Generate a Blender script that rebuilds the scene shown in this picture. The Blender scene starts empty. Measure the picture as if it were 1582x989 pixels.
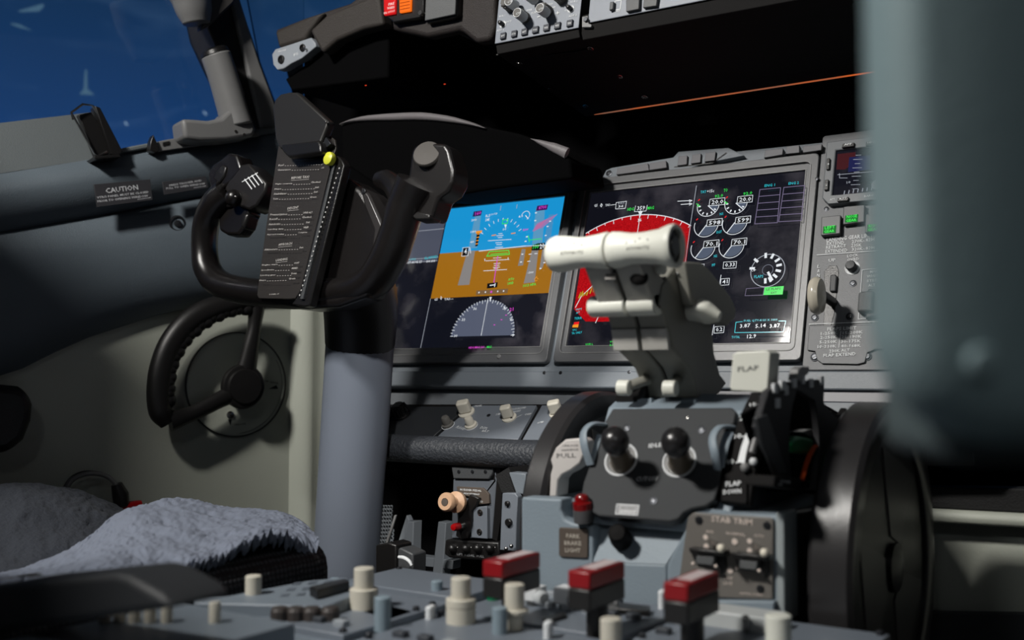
import bpy, bmesh, math, random
from mathutils import Vector, Matrix
random.seed(7)
V = Vector
rad = math.radians
S = bpy.context.scene
# ---------------------------------------------------------------- camera
FPX = 1640.0
YAW = rad(33.6)
PIT = math.atan(81 / FPX)
CAM = V((0, 0, 0.68))
_f0 = V((-math.sin(YAW), math.cos(YAW), 0))
CR = V((math.cos(YAW), math.sin(YAW), 0))
CF = _f0 * math.cos(PIT) + V((0, 0, 1)) * math.sin(PIT)
CU = CR.cross(CF)
cd = bpy.data.cameras.new('camera')
cd.sensor_width = 36.0
cd.lens = FPX / 1582 * 36.0
cd.clip_start = 0.02
cd.dof.use_dof = True
cd.dof.focus_distance = 1.33
cd.dof.aperture_fstop = 4.4
cam = bpy.data.objects.new('camera', cd)
S.collection.objects.link(cam)
cam.matrix_world = Matrix(((CR.x, CU.x, -CF.x, CAM.x), (CR.y, CU.y, -CF.y, CAM.y), (CR.z, CU.z, -CF.z, CAM.z), (0, 0, 0, 1)))
S.camera = cam
# ---------------------------------------------------------------- world, lights, exposure
W = bpy.data.worlds.new('world')
S.world = W
W.use_nodes = True
W.node_tree.nodes['Background'].inputs[0].default_value = (0.55, 0.7, 1.0, 1)
W.node_tree.nodes['Background'].inputs[1].default_value = 0.008
S.view_settings.view_transform = 'Standard'
S.view_settings.look = 'None'
S.view_settings.gamma = 1.0
S.view_settings.use_curve_mapping = False
S.view_settings.exposure = 0.0


def lamp(name, loc, target, size, power, col):
    l = bpy.data.lights.new(name, 'AREA')
    l.shape = 'DISK'
    l.size = size
    l.energy = power
    l.color = col
    o = bpy.data.objects.new(name, l)
    S.collection.objects.link(o)
    o.location = loc
    o.rotation_euler = (V(target) - V(loc)).to_track_quat('-Z', 'Y').to_euler()
    return o


lamp('dome_light', (-1.0, -0.35, 1.85), (-0.75, 1.0, 0.6), 0.21, 35.0, (1.0, 0.97, 0.92))
lamp('dome_light', (0.15, -0.9, 1.85), (-0.3, 1.0, 0.6), 0.3, 1.3, (0.92, 0.96, 1.0))
sl = bpy.data.lights.new('seat_fill_spot', 'SPOT')  # added fill spot without a real fixture, brightens the near seat back
sl.energy = 7.5
sl.spot_size = rad(62)
sl.spot_blend = .5
sl.shadow_soft_size = .03
sl.color = (.95, 1.0, 1.0)
so = bpy.data.objects.new('seat_fill_spot', sl)
S.collection.objects.link(so)
so.location = (.62, -.75, 1.6)
so.rotation_euler = (V((.36, .5, .6)) - V(so.location)).to_track_quat('-Z', 'Y').to_euler()
ml = bpy.data.lights.new('shelf_fill_spot', 'SPOT')  # invented spot, added to light up the knob shelf
ml.energy = 95.0
ml.spot_size = rad(17)
ml.spot_blend = .8
ml.shadow_soft_size = .03
ml.color = (1.0, .98, .95)
mo = bpy.data.objects.new('shelf_fill_spot', ml)
S.collection.objects.link(mo)
mo.location = (.12, -.3, 1.75)
mo.rotation_euler = (V((-.83, 1.2, .575)) - V(mo.location)).to_track_quat('-Z', 'Y').to_euler()
S.cycles.diffuse_bounces = 1
S.cycles.use_denoising = True


def rayd(px, py):
    return CF + CR * ((px - 791) / FPX) - CU * ((py - 494.5) / FPX)


def atz(px, py, Z):
    return CAM + rayd(px, py) * Z


def onaxis(px, py, ax, val):
    d = rayd(px, py)
    return CAM + d * ((val - CAM[ax]) / d[ax])


class Fr:
    def __init__(s, O, ex, ey):
        s.O = V(O)
        s.ex = V(ex).normalized()
        s.ey = V(ey)
        s.ey = (s.ey - s.ex * s.ey.dot(s.ex)).normalized()
        s.n = s.ex.cross(s.ey)

    def P(s, u, v, h=0.0):
        return s.O + s.ex * u + s.ey * v + s.n * h

    def hit(s, px, py, h=0.0):
        d = rayd(px, py)
        return CAM + d * ((s.O + s.n * h - CAM).dot(s.n) / d.dot(s.n))

    def uv(s, px, py, h=0.0):
        p = s.hit(px, py, h) - s.O
        return p.dot(s.ex), p.dot(s.ey)

    def off(s, h):
        return Fr(s.O + s.n * h, s.ex, s.ey)


# ---------------------------------------------------------------- materials
def lin(c):
    return tuple(((x / 255) / 12.92 if x / 255 <= .04045 else ((x / 255 + .055) / 1.055) ** 2.4) for x in c)


_m = {}


def mat(name, rgb, rough=0.6, metal=0.0, bump=0.0, scale=300.0, var=0.08, spec=0.5, trans=0.0, alpha=1.0, sheen=0.0, emit=None, es=1.0, vscale=8.0):
    if name in _m:
        return _m[name]
    m = bpy.data.materials.new(name)
    m.use_nodes = True
    nt = m.node_tree
    b = nt.nodes['Principled BSDF']
    c = lin(rgb)
    b.inputs['Roughness'].default_value = rough
    b.inputs['Metallic'].default_value = metal
    b.inputs['Specular IOR Level'].default_value = spec
    b.inputs['Transmission Weight'].default_value = trans
    b.inputs['Alpha'].default_value = alpha
    b.inputs['Sheen Weight'].default_value = sheen
    tc = nt.nodes.new('ShaderNodeTexCoord')
    nz = nt.nodes.new('ShaderNodeTexNoise')
    nz.inputs['Scale'].default_value = vscale
    nz.inputs['Detail'].default_value = 5
    nt.links.new(tc.outputs['Object'], nz.inputs['Vector'])
    mx = nt.nodes.new('ShaderNodeMix')
    mx.data_type = 'RGBA'
    mx.inputs[6].default_value = tuple(x * (1 - var) for x in c) + (1,)
    mx.inputs[7].default_value = tuple(min(1, x * (1 + var)) for x in c) + (1,)
    nt.links.new(nz.outputs['Fac'], mx.inputs[0])
    nt.links.new(mx.outputs[2], b.inputs['Base Color'])
    if emit:
        b.inputs['Emission Color'].default_value = lin(emit) + (1,)
        b.inputs['Emission Strength'].default_value = es
    if bump:
        n2 = nt.nodes.new('ShaderNodeTexNoise')
        n2.inputs['Scale'].default_value = scale
        n2.inputs['Detail'].default_value = 3
        nt.links.new(tc.outputs['Object'], n2.inputs['Vector'])
        bp = nt.nodes.new('ShaderNodeBump')
        bp.inputs['Strength'].default_value = bump
        bp.inputs['Distance'].default_value = 0.002
        nt.links.new(n2.outputs['Fac'], bp.inputs['Height'])
        nt.links.new(bp.outputs['Normal'], b.inputs['Normal'])
    _m[name] = m
    return m


def glow(rgb, es=1.0):
    n = 'screen_colour_%d_%d_%d' % tuple(rgb)
    if n in _m:
        return _m[n]
    m = bpy.data.materials.new(n)
    m.use_nodes = True
    b = m.node_tree.nodes['Principled BSDF']
    b.inputs['Base Color'].default_value = (0.004, 0.004, 0.005, 1)
    b.inputs['Roughness'].default_value = 0.12
    b.inputs['Specular IOR Level'].default_value = 0.25
    b.inputs['Emission Color'].default_value = lin(rgb) + (1,)
    b.inputs['Emission Strength'].default_value = es
    _m[n] = m
    return m


GREY = mat('panel_grey_paint', (112, 119, 126), 0.42, bump=0.15, scale=900)
BOXG = mat('pedestal_blue_grey_paint', (134, 147, 157), 0.5, bump=0.2, scale=700)
BEZ = mat('bezel_grey', (98, 99, 101), 0.34, bump=0.1, scale=900)
DGREY = mat('dark_grey_plastic', (66, 68, 70), 0.5, bump=0.2, scale=600)
PLATE = mat('plate_charcoal', (62, 64, 66), 0.65, spec=.22, bump=0.15, scale=800)
BLACK = mat('black_plastic', (22, 21, 21), 0.35, bump=0.15, scale=700)
MATTE = mat('matte_black', (14, 14, 15), 0.75, bump=0.3, scale=500)
HOOD = mat('brown_black_hood', (42, 36, 34), 0.6, bump=0.5, scale=900)
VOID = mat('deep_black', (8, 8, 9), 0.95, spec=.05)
YOKE = mat('yoke_black_bakelite', (22, 20, 20), 0.27, bump=0.12, scale=900, var=0.2, vscale=30)
COL = mat('column_grey_paint', (110, 117, 129), 0.4, bump=0.05, scale=500)
LINER = mat('sidewall_blue_grey', (90, 100, 108), 0.5, bump=0.25, scale=600)
LINER2 = mat('window_frame_grey', (98, 104, 106), 0.5, bump=0.2, scale=600)
BEIGE = mat('sidewall_beige', (186, 190, 178), 0.55, bump=0.15, scale=300, vscale=3)
HGREY = mat('handle_warm_grey', (112, 112, 112), 0.42, bump=0.1, scale=800)
IVORY = mat('ivory_plastic', (226, 227, 216), 0.42, bump=0.05, scale=500, var=0.03)
LEVER = mat('lever_grey_paint', (146, 145, 136), 0.5, bump=0.1, scale=600)
WHITE = mat('white_paint', (225, 228, 230), 0.5, var=0.02)
CREAM = mat('cream_knob', (205, 200, 186), 0.45, bump=0.05, scale=500, var=0.04)
TAN = mat('tan_knob', (205, 165, 132), 0.5, bump=0.1, scale=400)
RED = mat('red_plastic', (150, 8, 12), 0.25, spec=0.6)
REDL = mat('red_lens', (120, 6, 9), 0.15, spec=0.7)
DRED = mat('fire_handle_red', (140, 17, 24), 0.35, spec=0.5)
ORANGE = mat('orange_wire', (225, 90, 40), 0.4)
GREEN = mat('green_connector', (40, 150, 90), 0.4, var=0.2, vscale=200)
BGREEN = mat('green_lens', (10, 110, 70), 0.2)
BROWN = mat('brown_placard', (84, 74, 66), 0.6)
STEEL = mat('steel', (170, 168, 165), 0.25, metal=1.0)
DSTEEL = mat('dark_screw_steel', (70, 72, 76), 0.35, metal=0.8)
BRONZE = mat('bronze_grey_plate', (112, 108, 103), 0.5, bump=0.15, scale=700)
SEATG = mat('seatback_teal_grey', (118, 138, 142), 0.6, bump=0.2, scale=400, vscale=4)
CLEARK = mat('translucent_knob', (205, 198, 182), 0.2, spec=0.7, var=0.12, vscale=60)
SATIN = mat('satin_black', (24, 23, 23), 0.75, spec=.15, bump=.1, scale=700)
YEL = mat('yellow_knob', (225, 228, 70), 0.35, var=0.02)
BTNG = mat('button_grey', (92, 94, 95), 0.5, bump=0.3, scale=900)
CARD = mat('checklist_card', (47, 44, 42), 0.4, bump=0.1, scale=900)
RUBBER = mat('rubber_padding', (52, 55, 60), 0.5, bump=1.0, scale=260)
SILV = mat('bezel_edge_silver', (130, 130, 130), 0.5)


# ---------------------------------------------------------------- mesh builder
_txt = {}


def text_geo(s):
    if s in _txt:
        return _txt[s]
    cu = bpy.data.curves.new('t', 'FONT')
    cu.body = s
    cu.resolution_u = 1
    cu.offset = 0.012
    o = bpy.data.objects.new('t', cu)
    S.collection.objects.link(o)
    bpy.context.view_layer.update()
    me = o.evaluated_get(bpy.context.evaluated_depsgraph_get()).to_mesh()
    vs = [v.co.copy() for v in me.vertices]
    fs = [tuple(p.vertices) for p in me.polygons]
    bpy.data.objects.remove(o)
    bpy.data.curves.remove(cu)
    xs = [v.x for v in vs]
    ys = [v.y for v in vs]
    x0, x1, y0, y1 = min(xs), max(xs), min(ys), max(ys)
    vs = [((v.x - x0) / (x1 - x0 + 1e-9), (v.y - y0) / (y1 - y0 + 1e-9)) for v in vs]
    _txt[s] = (vs, fs)
    return _txt[s]


class MB:
    def __init__(s):
        s.bm = bmesh.new()
        s.mats = []

    def mi(s, m):
        if m not in s.mats:
            s.mats.append(m)
        return s.mats.index(m)

    def face(s, pts, m):
        vs = [s.bm.verts.new(p) for p in pts]
        f = s.bm.faces.new(vs)
        f.material_index = s.mi(m)
        return f

    def loft(s, rows, m, closed=False, caps=False):
        """rows: list of lists of points; quads between rows"""
        i = s.mi(m)
        R = [[s.bm.verts.new(p) for p in r] for r in rows]
        n = len(rows[0])
        for a, b in zip(R[:-1], R[1:]):
            for k in range(n if closed else n - 1):
                k2 = (k + 1) % n
                try:
                    f = s.bm.faces.new((a[k], a[k2], b[k2], b[k]))
                    f.material_index = i
                except ValueError:
                    pass
        if caps:
            for r in (R[0], R[-1]):
                try:
                    f = s.bm.faces.new(r)
                    f.material_index = i
                except ValueError:
                    pass
        return s

    def slab(s, rows, m, thick):
        """loft surface given real thickness: offset copy along the vector thick"""
        t = V(thick)
        back = [[V(p) + t for p in r] for r in rows]
        s.loft(rows, m)
        s.loft(back, m)
        s.loft([rows[0], back[0]], m)
        s.loft([rows[-1], back[-1]], m)
        s.loft([[r[0] for r in rows], [r[0] for r in back]], m)
        s.loft([[r[-1] for r in rows], [r[-1] for r in back]], m)
        bmesh.ops.remove_doubles(s.bm, verts=s.bm.verts, dist=1e-6)
        return s

    def prism(s, fr, pts, h0, h1, m, m_side=None):
        a = [fr.P(u, v, h0) for u, v in pts]
        b = [fr.P(u, v, h1) for u, v in pts]
        va = [s.bm.verts.new(p) for p in a]
        vb = [s.bm.verts.new(p) for p in b]
        i = s.mi(m)
        j = s.mi(m_side or m)
        n = len(pts)
        f = s.bm.faces.new(vb)
        f.material_index = i
        f = s.bm.faces.new(va[::-1])
        f.material_index = j
        for k in range(n):
            f = s.bm.faces.new((va[k], va[(k + 1) % n], vb[(k + 1) % n], vb[k]))
            f.material_index = j
        return s

    def px(s, fr, pts, h0, h1, m, m_side=None):
        return s.prism(fr, [fr.uv(x, y, h1) for x, y in pts], h0, h1, m, m_side)

    def box(s, fr, u0, v0, u1, v1, h0, h1, m, ms=None):
        return s.prism(fr, [(u0, v0), (u1, v0), (u1, v1), (u0, v1)], h0, h1, m, ms)

    def ring(s, fr, outer, inner, h0, h1, m):
        """frame: outer polygon with hole inner (same number of points)"""
        i = s.mi(m)
        n = len(outer)
        L = []
        for pts in (outer, inner):
            for h in (h0, h1):
                L.append([s.bm.verts.new(fr.P(u, v, h)) for u, v in pts])
        o0, o1, i0, i1 = L
        for k in range(n):
            q = (k + 1) % n
            for a, b in ((o0, o1), (o1, i1), (i1, i0), (i0, o0)):
                f = s.bm.faces.new((a[k], a[q], b[q], b[k]))
                f.material_index = i
        return s

    def lathe(s, o, ax, prof, m, seg=28, ref=None, squash=1.0):
        ax = V(ax).normalized()
        r0 = V(ref) if ref else (V((0, 0, 1)) if abs(ax.z) < .9 else V((1, 0, 0)))
        e1 = (r0 - ax * r0.dot(ax)).normalized()
        e2 = ax.cross(e1)
        rows = []
        for r, t in prof:
            rows.append([V(o) + ax * t + (e1 * math.cos(2 * math.pi * k / seg) + e2 * (squash * math.sin(2 * math.pi * k / seg))) * max(r, 1e-5) for k in range(seg)])
        s.loft(rows, m, closed=True, caps=True)
        return s

    def ball(s, c, r, m, seg=20, sz=(1, 1, 1)):
        rows = []
        for j in range(1, seg // 2):
            th = math.pi * j / (seg // 2)
            rows.append([V(c) + V((r * sz[0] * math.sin(th) * math.cos(2 * math.pi * k / seg), r * sz[1] * math.sin(th) * math.sin(2 * math.pi * k / seg), r * sz[2] * math.cos(th))) for k in range(seg)])
        s.loft(rows, m, closed=True, caps=True)
        return s

    def tube(s, pts, radii, m, seg=14, up=None, smooth=0, caps=True):
        """sweep; radii: number, list of numbers or list of (a, b)"""
        P = [V(p) for p in pts]
        n = len(P)
        if not isinstance(radii, (list, tuple)):
            radii = [radii] * n
        Rr = [(r, r) if not isinstance(r, (list, tuple)) else r for r in radii]
        if smooth:
            Q, RR = [], []
            for i in range(n - 1):
                p0, p1, p2, p3 = P[max(i - 1, 0)], P[i], P[i + 1], P[min(i + 2, n - 1)]
                for k in range(smooth):
                    t = k / smooth
                    Q.append(0.5 * ((2 * p1) + (p2 - p0) * t + (2 * p0 - 5 * p1 + 4 * p2 - p3) * t * t + (3 * p1 - p0 - 3 * p2 + p3) * t ** 3))
                    w = t * t * (3 - 2 * t)
                    RR.append((Rr[i][0] * (1 - w) + Rr[i + 1][0] * w, Rr[i][1] * (1 - w) + Rr[i + 1][1] * w))
            Q.append(P[-1])
            RR.append(Rr[-1])
            P, Rr = Q, RR
            n = len(P)
        T = []
        for i in range(n):
            d = P[min(i + 1, n - 1)] - P[max(i - 1, 0)]
            T.append(d.normalized())
        ref = V(up) if up else (V((0, 0, 1)) if abs(T[0].z) < .9 else V((1, 0, 0)))
        rows = []
        e = (ref - T[0] * ref.dot(T[0])).normalized()
        for i in range(n):
            if up:
                e = (V(up) - T[i] * V(up).dot(T[i])).normalized()
            else:
                e = (e - T[i] * e.dot(T[i])).normalized()
            g = T[i].cross(e)
            a, b = Rr[i]
            rows.append([P[i] + e * (a * math.cos(2 * math.pi * k / seg)) + g * (b * math.sin(2 * math.pi * k / seg)) for k in range(seg)])
        s.loft(rows, m, closed=True, caps=caps)
        return s

    def disc(s, fr, u, v, r, h0, h1, m, seg=24, bev=0.0):
        o = fr.P(u, v, 0)
        pr = [(r, h0), (r, h1 - bev), (r - bev, h1)] if bev else [(r, h0), (r, h1)]
        return s.lathe(o, fr.n, pr, m, seg)

    def build(s, name, parent=None, bevel=0.0, seg=2, smooth=40, sub=0, loc=None):
        bm = s.bm
        bmesh.ops.recalc_face_normals(bm, faces=bm.faces)
        me = bpy.data.meshes.new(name)
        if parent is not None:
            w = V(parent['_w'])
            o = bpy.data.objects.new(name, me)
        else:
            if loc is None:
                xs = [v.co for v in bm.verts]
                loc = V((sum(p.x for p in xs) / len(xs), sum(p.y for p in xs) / len(xs), min(p.z for p in xs)))
            w = V(loc)
            o = bpy.data.objects.new(name, me)
            o.location = w
        bmesh.ops.translate(bm, verts=bm.verts, vec=-w)
        bm.to_mesh(me)
        bm.free()
        for m in s.mats:
            me.materials.append(m)
        if smooth:
            me.polygons.foreach_set('use_smooth', [True] * len(me.polygons))
            me.set_sharp_from_angle(angle=rad(smooth))
        if sub:
            md = o.modifiers.new('sub', 'SUBSURF')
            md.levels = sub
            md.render_levels = sub
        if bevel:
            md = o.modifiers.new('bevel', 'BEVEL')
            md.width = bevel
            md.segments = seg
            md.limit_method = 'ANGLE'
            md.angle_limit = rad(35)
        S.collection.objects.link(o)
        if parent is not None:
            o.parent = parent
        o['_w'] = tuple(w)
        return o


def thing(name, label, cat, loc, group=None):
    o = bpy.data.objects.new(name, None)
    o.empty_display_size = 0.02
    S.collection.objects.link(o)
    o.location = loc
    o['_w'] = tuple(V(loc))
    o['label'] = label
    o['category'] = cat
    if group:
        o['group'] = group
    return o


def tag(o, label, cat, group=None):
    o['label'] = label
    o['category'] = cat
    if group:
        o['group'] = group
    return o


def struct(o):
    o['kind'] = 'structure'
    return o


def rrect(u0, v0, u1, v1, r, n=4):
    pts = []
    for cx, cy, a0 in ((u1 - r, v0 + r, -90), (u1 - r, v1 - r, 0), (u0 + r, v1 - r, 90), (u0 + r, v0 + r, 180)):
        for k in range(n + 1):
            a = rad(a0 + 90 * k / n)
            pts.append((cx + r * math.cos(a), cy + r * math.sin(a)))
    return pts


class Draw(MB):
    """graphics and lettering laid on a surface, positions read off the photograph and dropped on that surface"""

    def __init__(s, fr, h=0.0003, step=0.00004):
        super().__init__()
        s.fr = fr
        s.h = h
        s.step = step

    def up(s):
        s.h += s.step

    def uvs(s, pts):
        return [s.fr.uv(x, y, s.h) for x, y in pts]

    def poly_uv(s, pts, m):
        s.up()
        s.face([s.fr.P(u, v, s.h) for u, v in pts], m)

    def poly(s, pts, m):
        s.up()
        s.face([s.fr.hit(x, y, s.h) for x, y in pts], m)

    def line_uv(s, pts, w, m, closed=False):
        s.up()
        pts = [V((p[0], p[1], 0)) for p in pts]
        if closed:
            pts.append(pts[0])
        for a, b in zip(pts[:-1], pts[1:]):
            d = b - a
            if d.length < 1e-7:
                continue
            d.normalize()
            p = V((-d.y, d.x, 0)) * (w / 2)
            e = d * (w * .3)
            q = [a - e - p, b + e - p, b + e + p, a - e + p]
            s.face([s.fr.P(x.x, x.y, s.h) for x in q], m)

    def line(s, pts, w, m, closed=False):
        """w in photo pixels (about 0.8 mm each here)"""
        s.line_uv(s.uvs(pts), w * s.ppx(*pts[0]), m, closed)

    def ppx(s, x, y):
        a = s.fr.hit(x, y, s.h)
        return (a - CAM).dot(CF) / FPX

    def arc(s, cx, cy, r, a0, a1, w, m, n=24):
        """r in metres, angles in degrees counter-clockwise, centre in pixels"""
        u, v = s.fr.uv(cx, cy, s.h)
        s.line_uv([(u + r * math.cos(rad(a0 + (a1 - a0) * k / n)), v + r * math.sin(rad(a0 + (a1 - a0) * k / n))) for k in range(n + 1)], w, m)

    def sector(s, cx, cy, r, a0, a1, m, n=20, full=True):
        u, v = s.fr.uv(cx, cy, s.h)
        pts = [(u + r * math.cos(rad(a0 + (a1 - a0) * k / n)), v + r * math.sin(rad(a0 + (a1 - a0) * k / n))) for k in range(n + 1)]
        s.poly_uv(([(u, v)] if full else []) + pts, m)

    def text(s, t, p0, p1, hpx, m):
        """baseline from p0 to p1 in pixels, capital height hpx pixels"""
        s.up()
        a = s.fr.hit(p0[0], p0[1], s.h)
        b = s.fr.hit(p1[0], p1[1], s.h)
        c = s.fr.hit(p0[0], p0[1] - hpx, s.h)
        ex = b - a
        ln = (c - a).length
        ey = s.fr.n.cross(ex).normalized() * ln
        vs, fs = text_geo(t)
        bv = [s.bm.verts.new(a + ex * x + ey * y) for x, y in vs]
        i = s.mi(m)
        for f in fs:
            try:
                q = s.bm.faces.new([bv[k] for k in f])
                q.material_index = i
            except ValueError:
                pass


def screw(fr, px, py, rpx, name='screw', parent=None, m=DSTEEL, h=0.0):
    """a slotted screw head as a part"""
    b = MB()
    u, v = fr.uv(px, py, h)
    k = (fr.P(u, v, h) - CAM).dot(CF) / FPX
    r = rpx * k
    o = fr.P(u, v, h)
    b.lathe(o, fr.n, [(r * 1.25, 0), (r * 1.25, r * .25), (r * .95, r * .3), (r * .95, r * .1), (r * .8, r * .15), (r * .7, r * .5), (r * .1, r * .55)], m, 16)
    b.box(Fr(o, fr.ex + fr.ey * .6, fr.ey), -r * .6, -r * .12, r * .6, r * .12, r * .5, r * .6, BLACK)
    return b.build(name, parent, smooth=40)
# ================================================================ FRAMES
M = Fr(atz(912, 300, 1.497), (1, 0, 0), (0, math.sin(rad(17.5)), math.cos(rad(17.5))))          # main panel
WL = Fr(atz(375, 600, 1.72), (math.sin(rad(20)), math.cos(rad(20)), 0), (0, 0, 1))              # left sidewall
G = Fr((0, 1.137, 1.10), (1, 0, 0), (0, 0, 1))                                                  # glareshield front
B = Fr((0, 0.8376, 0), (1, 0, 0), (0, 0, 1))                                                    # pedestal aft face
_q = B.hit(1000, 798)
Q = Fr(_q, (1, 0, 0), (0, math.cos(rad(60)), math.sin(rad(60))))                                # start lever plate
P = Fr((0, 0, 0.48), (1, 0, 0), (0, 1, 0))                                                      # aft electronics deck


def YF(y):
    return Fr((0, y, 0), (1, 0, 0), (0, 0, 1))


def XF(x):      # plane x = const seen from the right: ex = +y (forward), ey = up, normal +x
    return Fr((x, 0, 0), (0, 1, 0), (0, 0, 1))


# ================================================================ SETTING
def wallslab(name, fr, u0, v0, u1, v1, m, t=0.04):
    b = MB()
    b.box(fr, u0, v0, u1, v1, -t, 0, m)
    return struct(b.build(name, smooth=0))


FLOORM = mat('floor_grey', (70, 72, 75), 0.8, bump=0.3, scale=200)
CEILM = mat('ceiling_lining', (72, 75, 77), 0.7, bump=0.2, scale=200)
wallslab('floor', Fr((0, 0, 0), (1, 0, 0), (0, 1, 0)), -2.0, -1.5, 1.5, 1.9, FLOORM)
wallslab('ceiling', Fr((0, 0, 1.9), (1, 0, 0), (0, -1, 0)), -1.6, -1.1, 1.2, 1.5, CEILM)
wallslab('wall_back', Fr((0, -1.5, 0), (-1, 0, 0), (0, 0, 1)), -1.5, 0, 2.0, 1.9, CEILM)
wallslab('wall_right', Fr((0.95, 0, 0), (0, -1, 0), (0, 0, 1)), -1.9, 0, 1.5, 1.9, CEILM)
wallslab('wall_front', Fr((0, 1.62, 0), (1, 0, 0), (0, 0, 1)), -1.3, 0, 0.95, 0.78, VOID)
# left sidewall: lower beige skin
b = MB()
uE, _ = WL.uv(447, 600)
_, vTop = WL.uv(0, 300)
rows = []
b.prism(WL, [(-1.6, -0.654), (uE + .02, -0.654), (uE + .02, .35), (-.3, .31), (-1.6, .2)], -0.05, 0.0, BEIGE)
struct(b.build('wall_left', smooth=0, bevel=.004))
# corner pillar and forward return of the sidewall
b = MB()
c0 = WL.P(uE, 0, 0)
pil = []
for k in range(9):
    a = rad(20 + 70 * k / 8)
    pil.append((c0.x + 0.0 + 0.05 * (math.sin(a) - math.sin(rad(20))) * 0.9, c0.y + 0.05 * (1 - math.cos(a)) * 0.2 + 0.002 * k))
for k in range(5):
    pil.append((pil[-1][0] + .002 * k, pil[-1][1] + .008))
px0, py0_ = pil[-1]
pil += [(px0 + .02, py0_ + .035), (px0 + .30, py0_ + .05)]
b.slab([[V((x, y, 0)) for x, y in pil], [V((x, y, 1.02)) for x, y in pil]], BEIGE, (0, .03, 0))
struct(b.build('wall_forward_return', smooth=35))
# small fasteners on the forward return
for (sx, sy, lab) in ((496, 577, 'small round screw high on the beige wall beside the control column'), (488, 684, 'small dark bolt low on the beige wall beside the control column')):
    b = MB()
    o = onaxis(sx, sy, 1, 1.325)
    b.lathe(o, (0, -1, 0), [(.006, -0.03), (.006, .004), (.004, .006), (.002, .004)], DSTEEL, 14)
    tag(b.build('wall_screw'), lab, 'screw')


# upper sidewall liner: swept bulges, photographed edge lines dropped on the wall plane
def strip(rows, name, m, parent=None, thick=-0.012, smooth=60, n=8):
    """rows: (px line as list of points, h) - each line resampled to n points"""
    out = []
    for pts, h in rows:
        r = []
        L = len(pts) - 1
        for k in range(n + 1):
            t = k / n * L
            i = min(int(t), L - 1)
            f = t - i
            r.append(WL.hit(pts[i][0] * (1 - f) + pts[i + 1][0] * f, pts[i][1] * (1 - f) + pts[i + 1][1] * f, h))
        out.append(r)
    b = MB()
    b.slab(out, m, WL.n * thick)
    return b.build(name, parent, smooth=smooth)


struct(strip([([(-250, 225), (0, 190), (112, 177), (150, 172)], .020), ([(-250, 300), (0, 268), (150, 245), (190, 236)], .030)], 'trim_1', LINER2, n=6))
# liner bulge
struct(strip([
    ([(-250, 300), (0, 267), (150, 243), (235, 222), (330, 213), (470, 192)], .024),
    ([(-250, 304), (0, 270), (150, 246), (235, 226), (330, 216), (470, 195)], .034),
    ([(-250, 318), (0, 285), (150, 262), (235, 244), (330, 230), (470, 208)], .050),
    ([(-250, 335), (0, 303), (150, 280), (235, 262), (330, 246), (470, 224)], .055),
    ([(-250, 370), (0, 337), (150, 313), (235, 297), (330, 281), (470, 255)], .044),
    ([(-250, 390), (0, 356), (150, 330), (235, 314), (330, 298), (470, 272)], .028),
    ([(-250, 393), (0, 360), (150, 334), (235, 318), (330, 301), (470, 275)], .022)], 'trim_2', LINER, n=14))
# lower liner band, curved lower edge
struct(strip([
    ([(-250, 392), (0, 359), (150, 333), (310, 303), (470, 273)], .020),
    ([(-250, 397), (0, 364), (150, 338), (310, 308), (470, 278)], .030),
    ([(-250, 450), (0, 410), (150, 385), (310, 362), (470, 345)], .036),
    ([(-250, 520), (0, 490), (150, 440), (310, 405), (470, 395)], .040),
    ([(-250, 580), (0, 540), (150, 478), (310, 440), (470, 430)], .030),
    ([(-250, 620), (0, 585), (120, 525), (240, 486), (330, 466), (420, 462), (470, 462)], .012),
    ([(-250, 622), (0, 587), (120, 527), (240, 488), (330, 468), (420, 464), (470, 464)], .002)], 'trim_3', LINER, n=14))
b = MB()
o = WL.hit(273, 346, .03)
b.lathe(o, WL.n, [(.013, -.01), (.013, .004), (.010, .005), (.008, -.002), (.006, .0), (.005, .007), (.001, .008)], DSTEEL, 20)
tag(b.build('liner_stud'), 'round dark metal stud set in the grey side panel below the caution placard', 'fastener')

# placards on the liner
for pts, lines, lab in (
        ([(145, 285), (232, 277), (236, 309), (150, 320)],
         [('CAUTION', (164, 299), (214, 293), 8), ('VTR/3 PANEL MUST BE CLOSED', (150, 307), (230, 298), 3.2), ('PRIOR TO OPENING WINDOW', (151, 313), (229, 304), 3.4), ('F3G00219M', (213, 309), (233, 306), 1.6)],
         'dark placard reading CAUTION on the grey window ledge'),
        ([(251, 281), (318, 272), (322, 290), (254, 301)],
         [('PRESS TRIGGER AND', (262, 288), (312, 280), 2.8), ('PULL TO OPEN WINDOW', (257, 293), (317, 285), 3), ('F3G00219M', (300, 291), (318, 288), 1.6)],
         'small dark placard about opening the window, right of the caution one')):
    fr = WL.off(.060)
    b = MB()
    b.px(fr, pts, -.003, 0.0, mat('placard_dark', (50, 50, 54), 0.5))
    o = b.build('window_placard', bevel=.0003)
    tag(o, lab, 'placard')
    d = Draw(fr)
    for t, p0, p1, h in lines:
        d.text(t, p0, p1, h, mat('placard_lettering', (205, 207, 210), 0.5))
    d.build('lettering', o, smooth=0)

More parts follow.
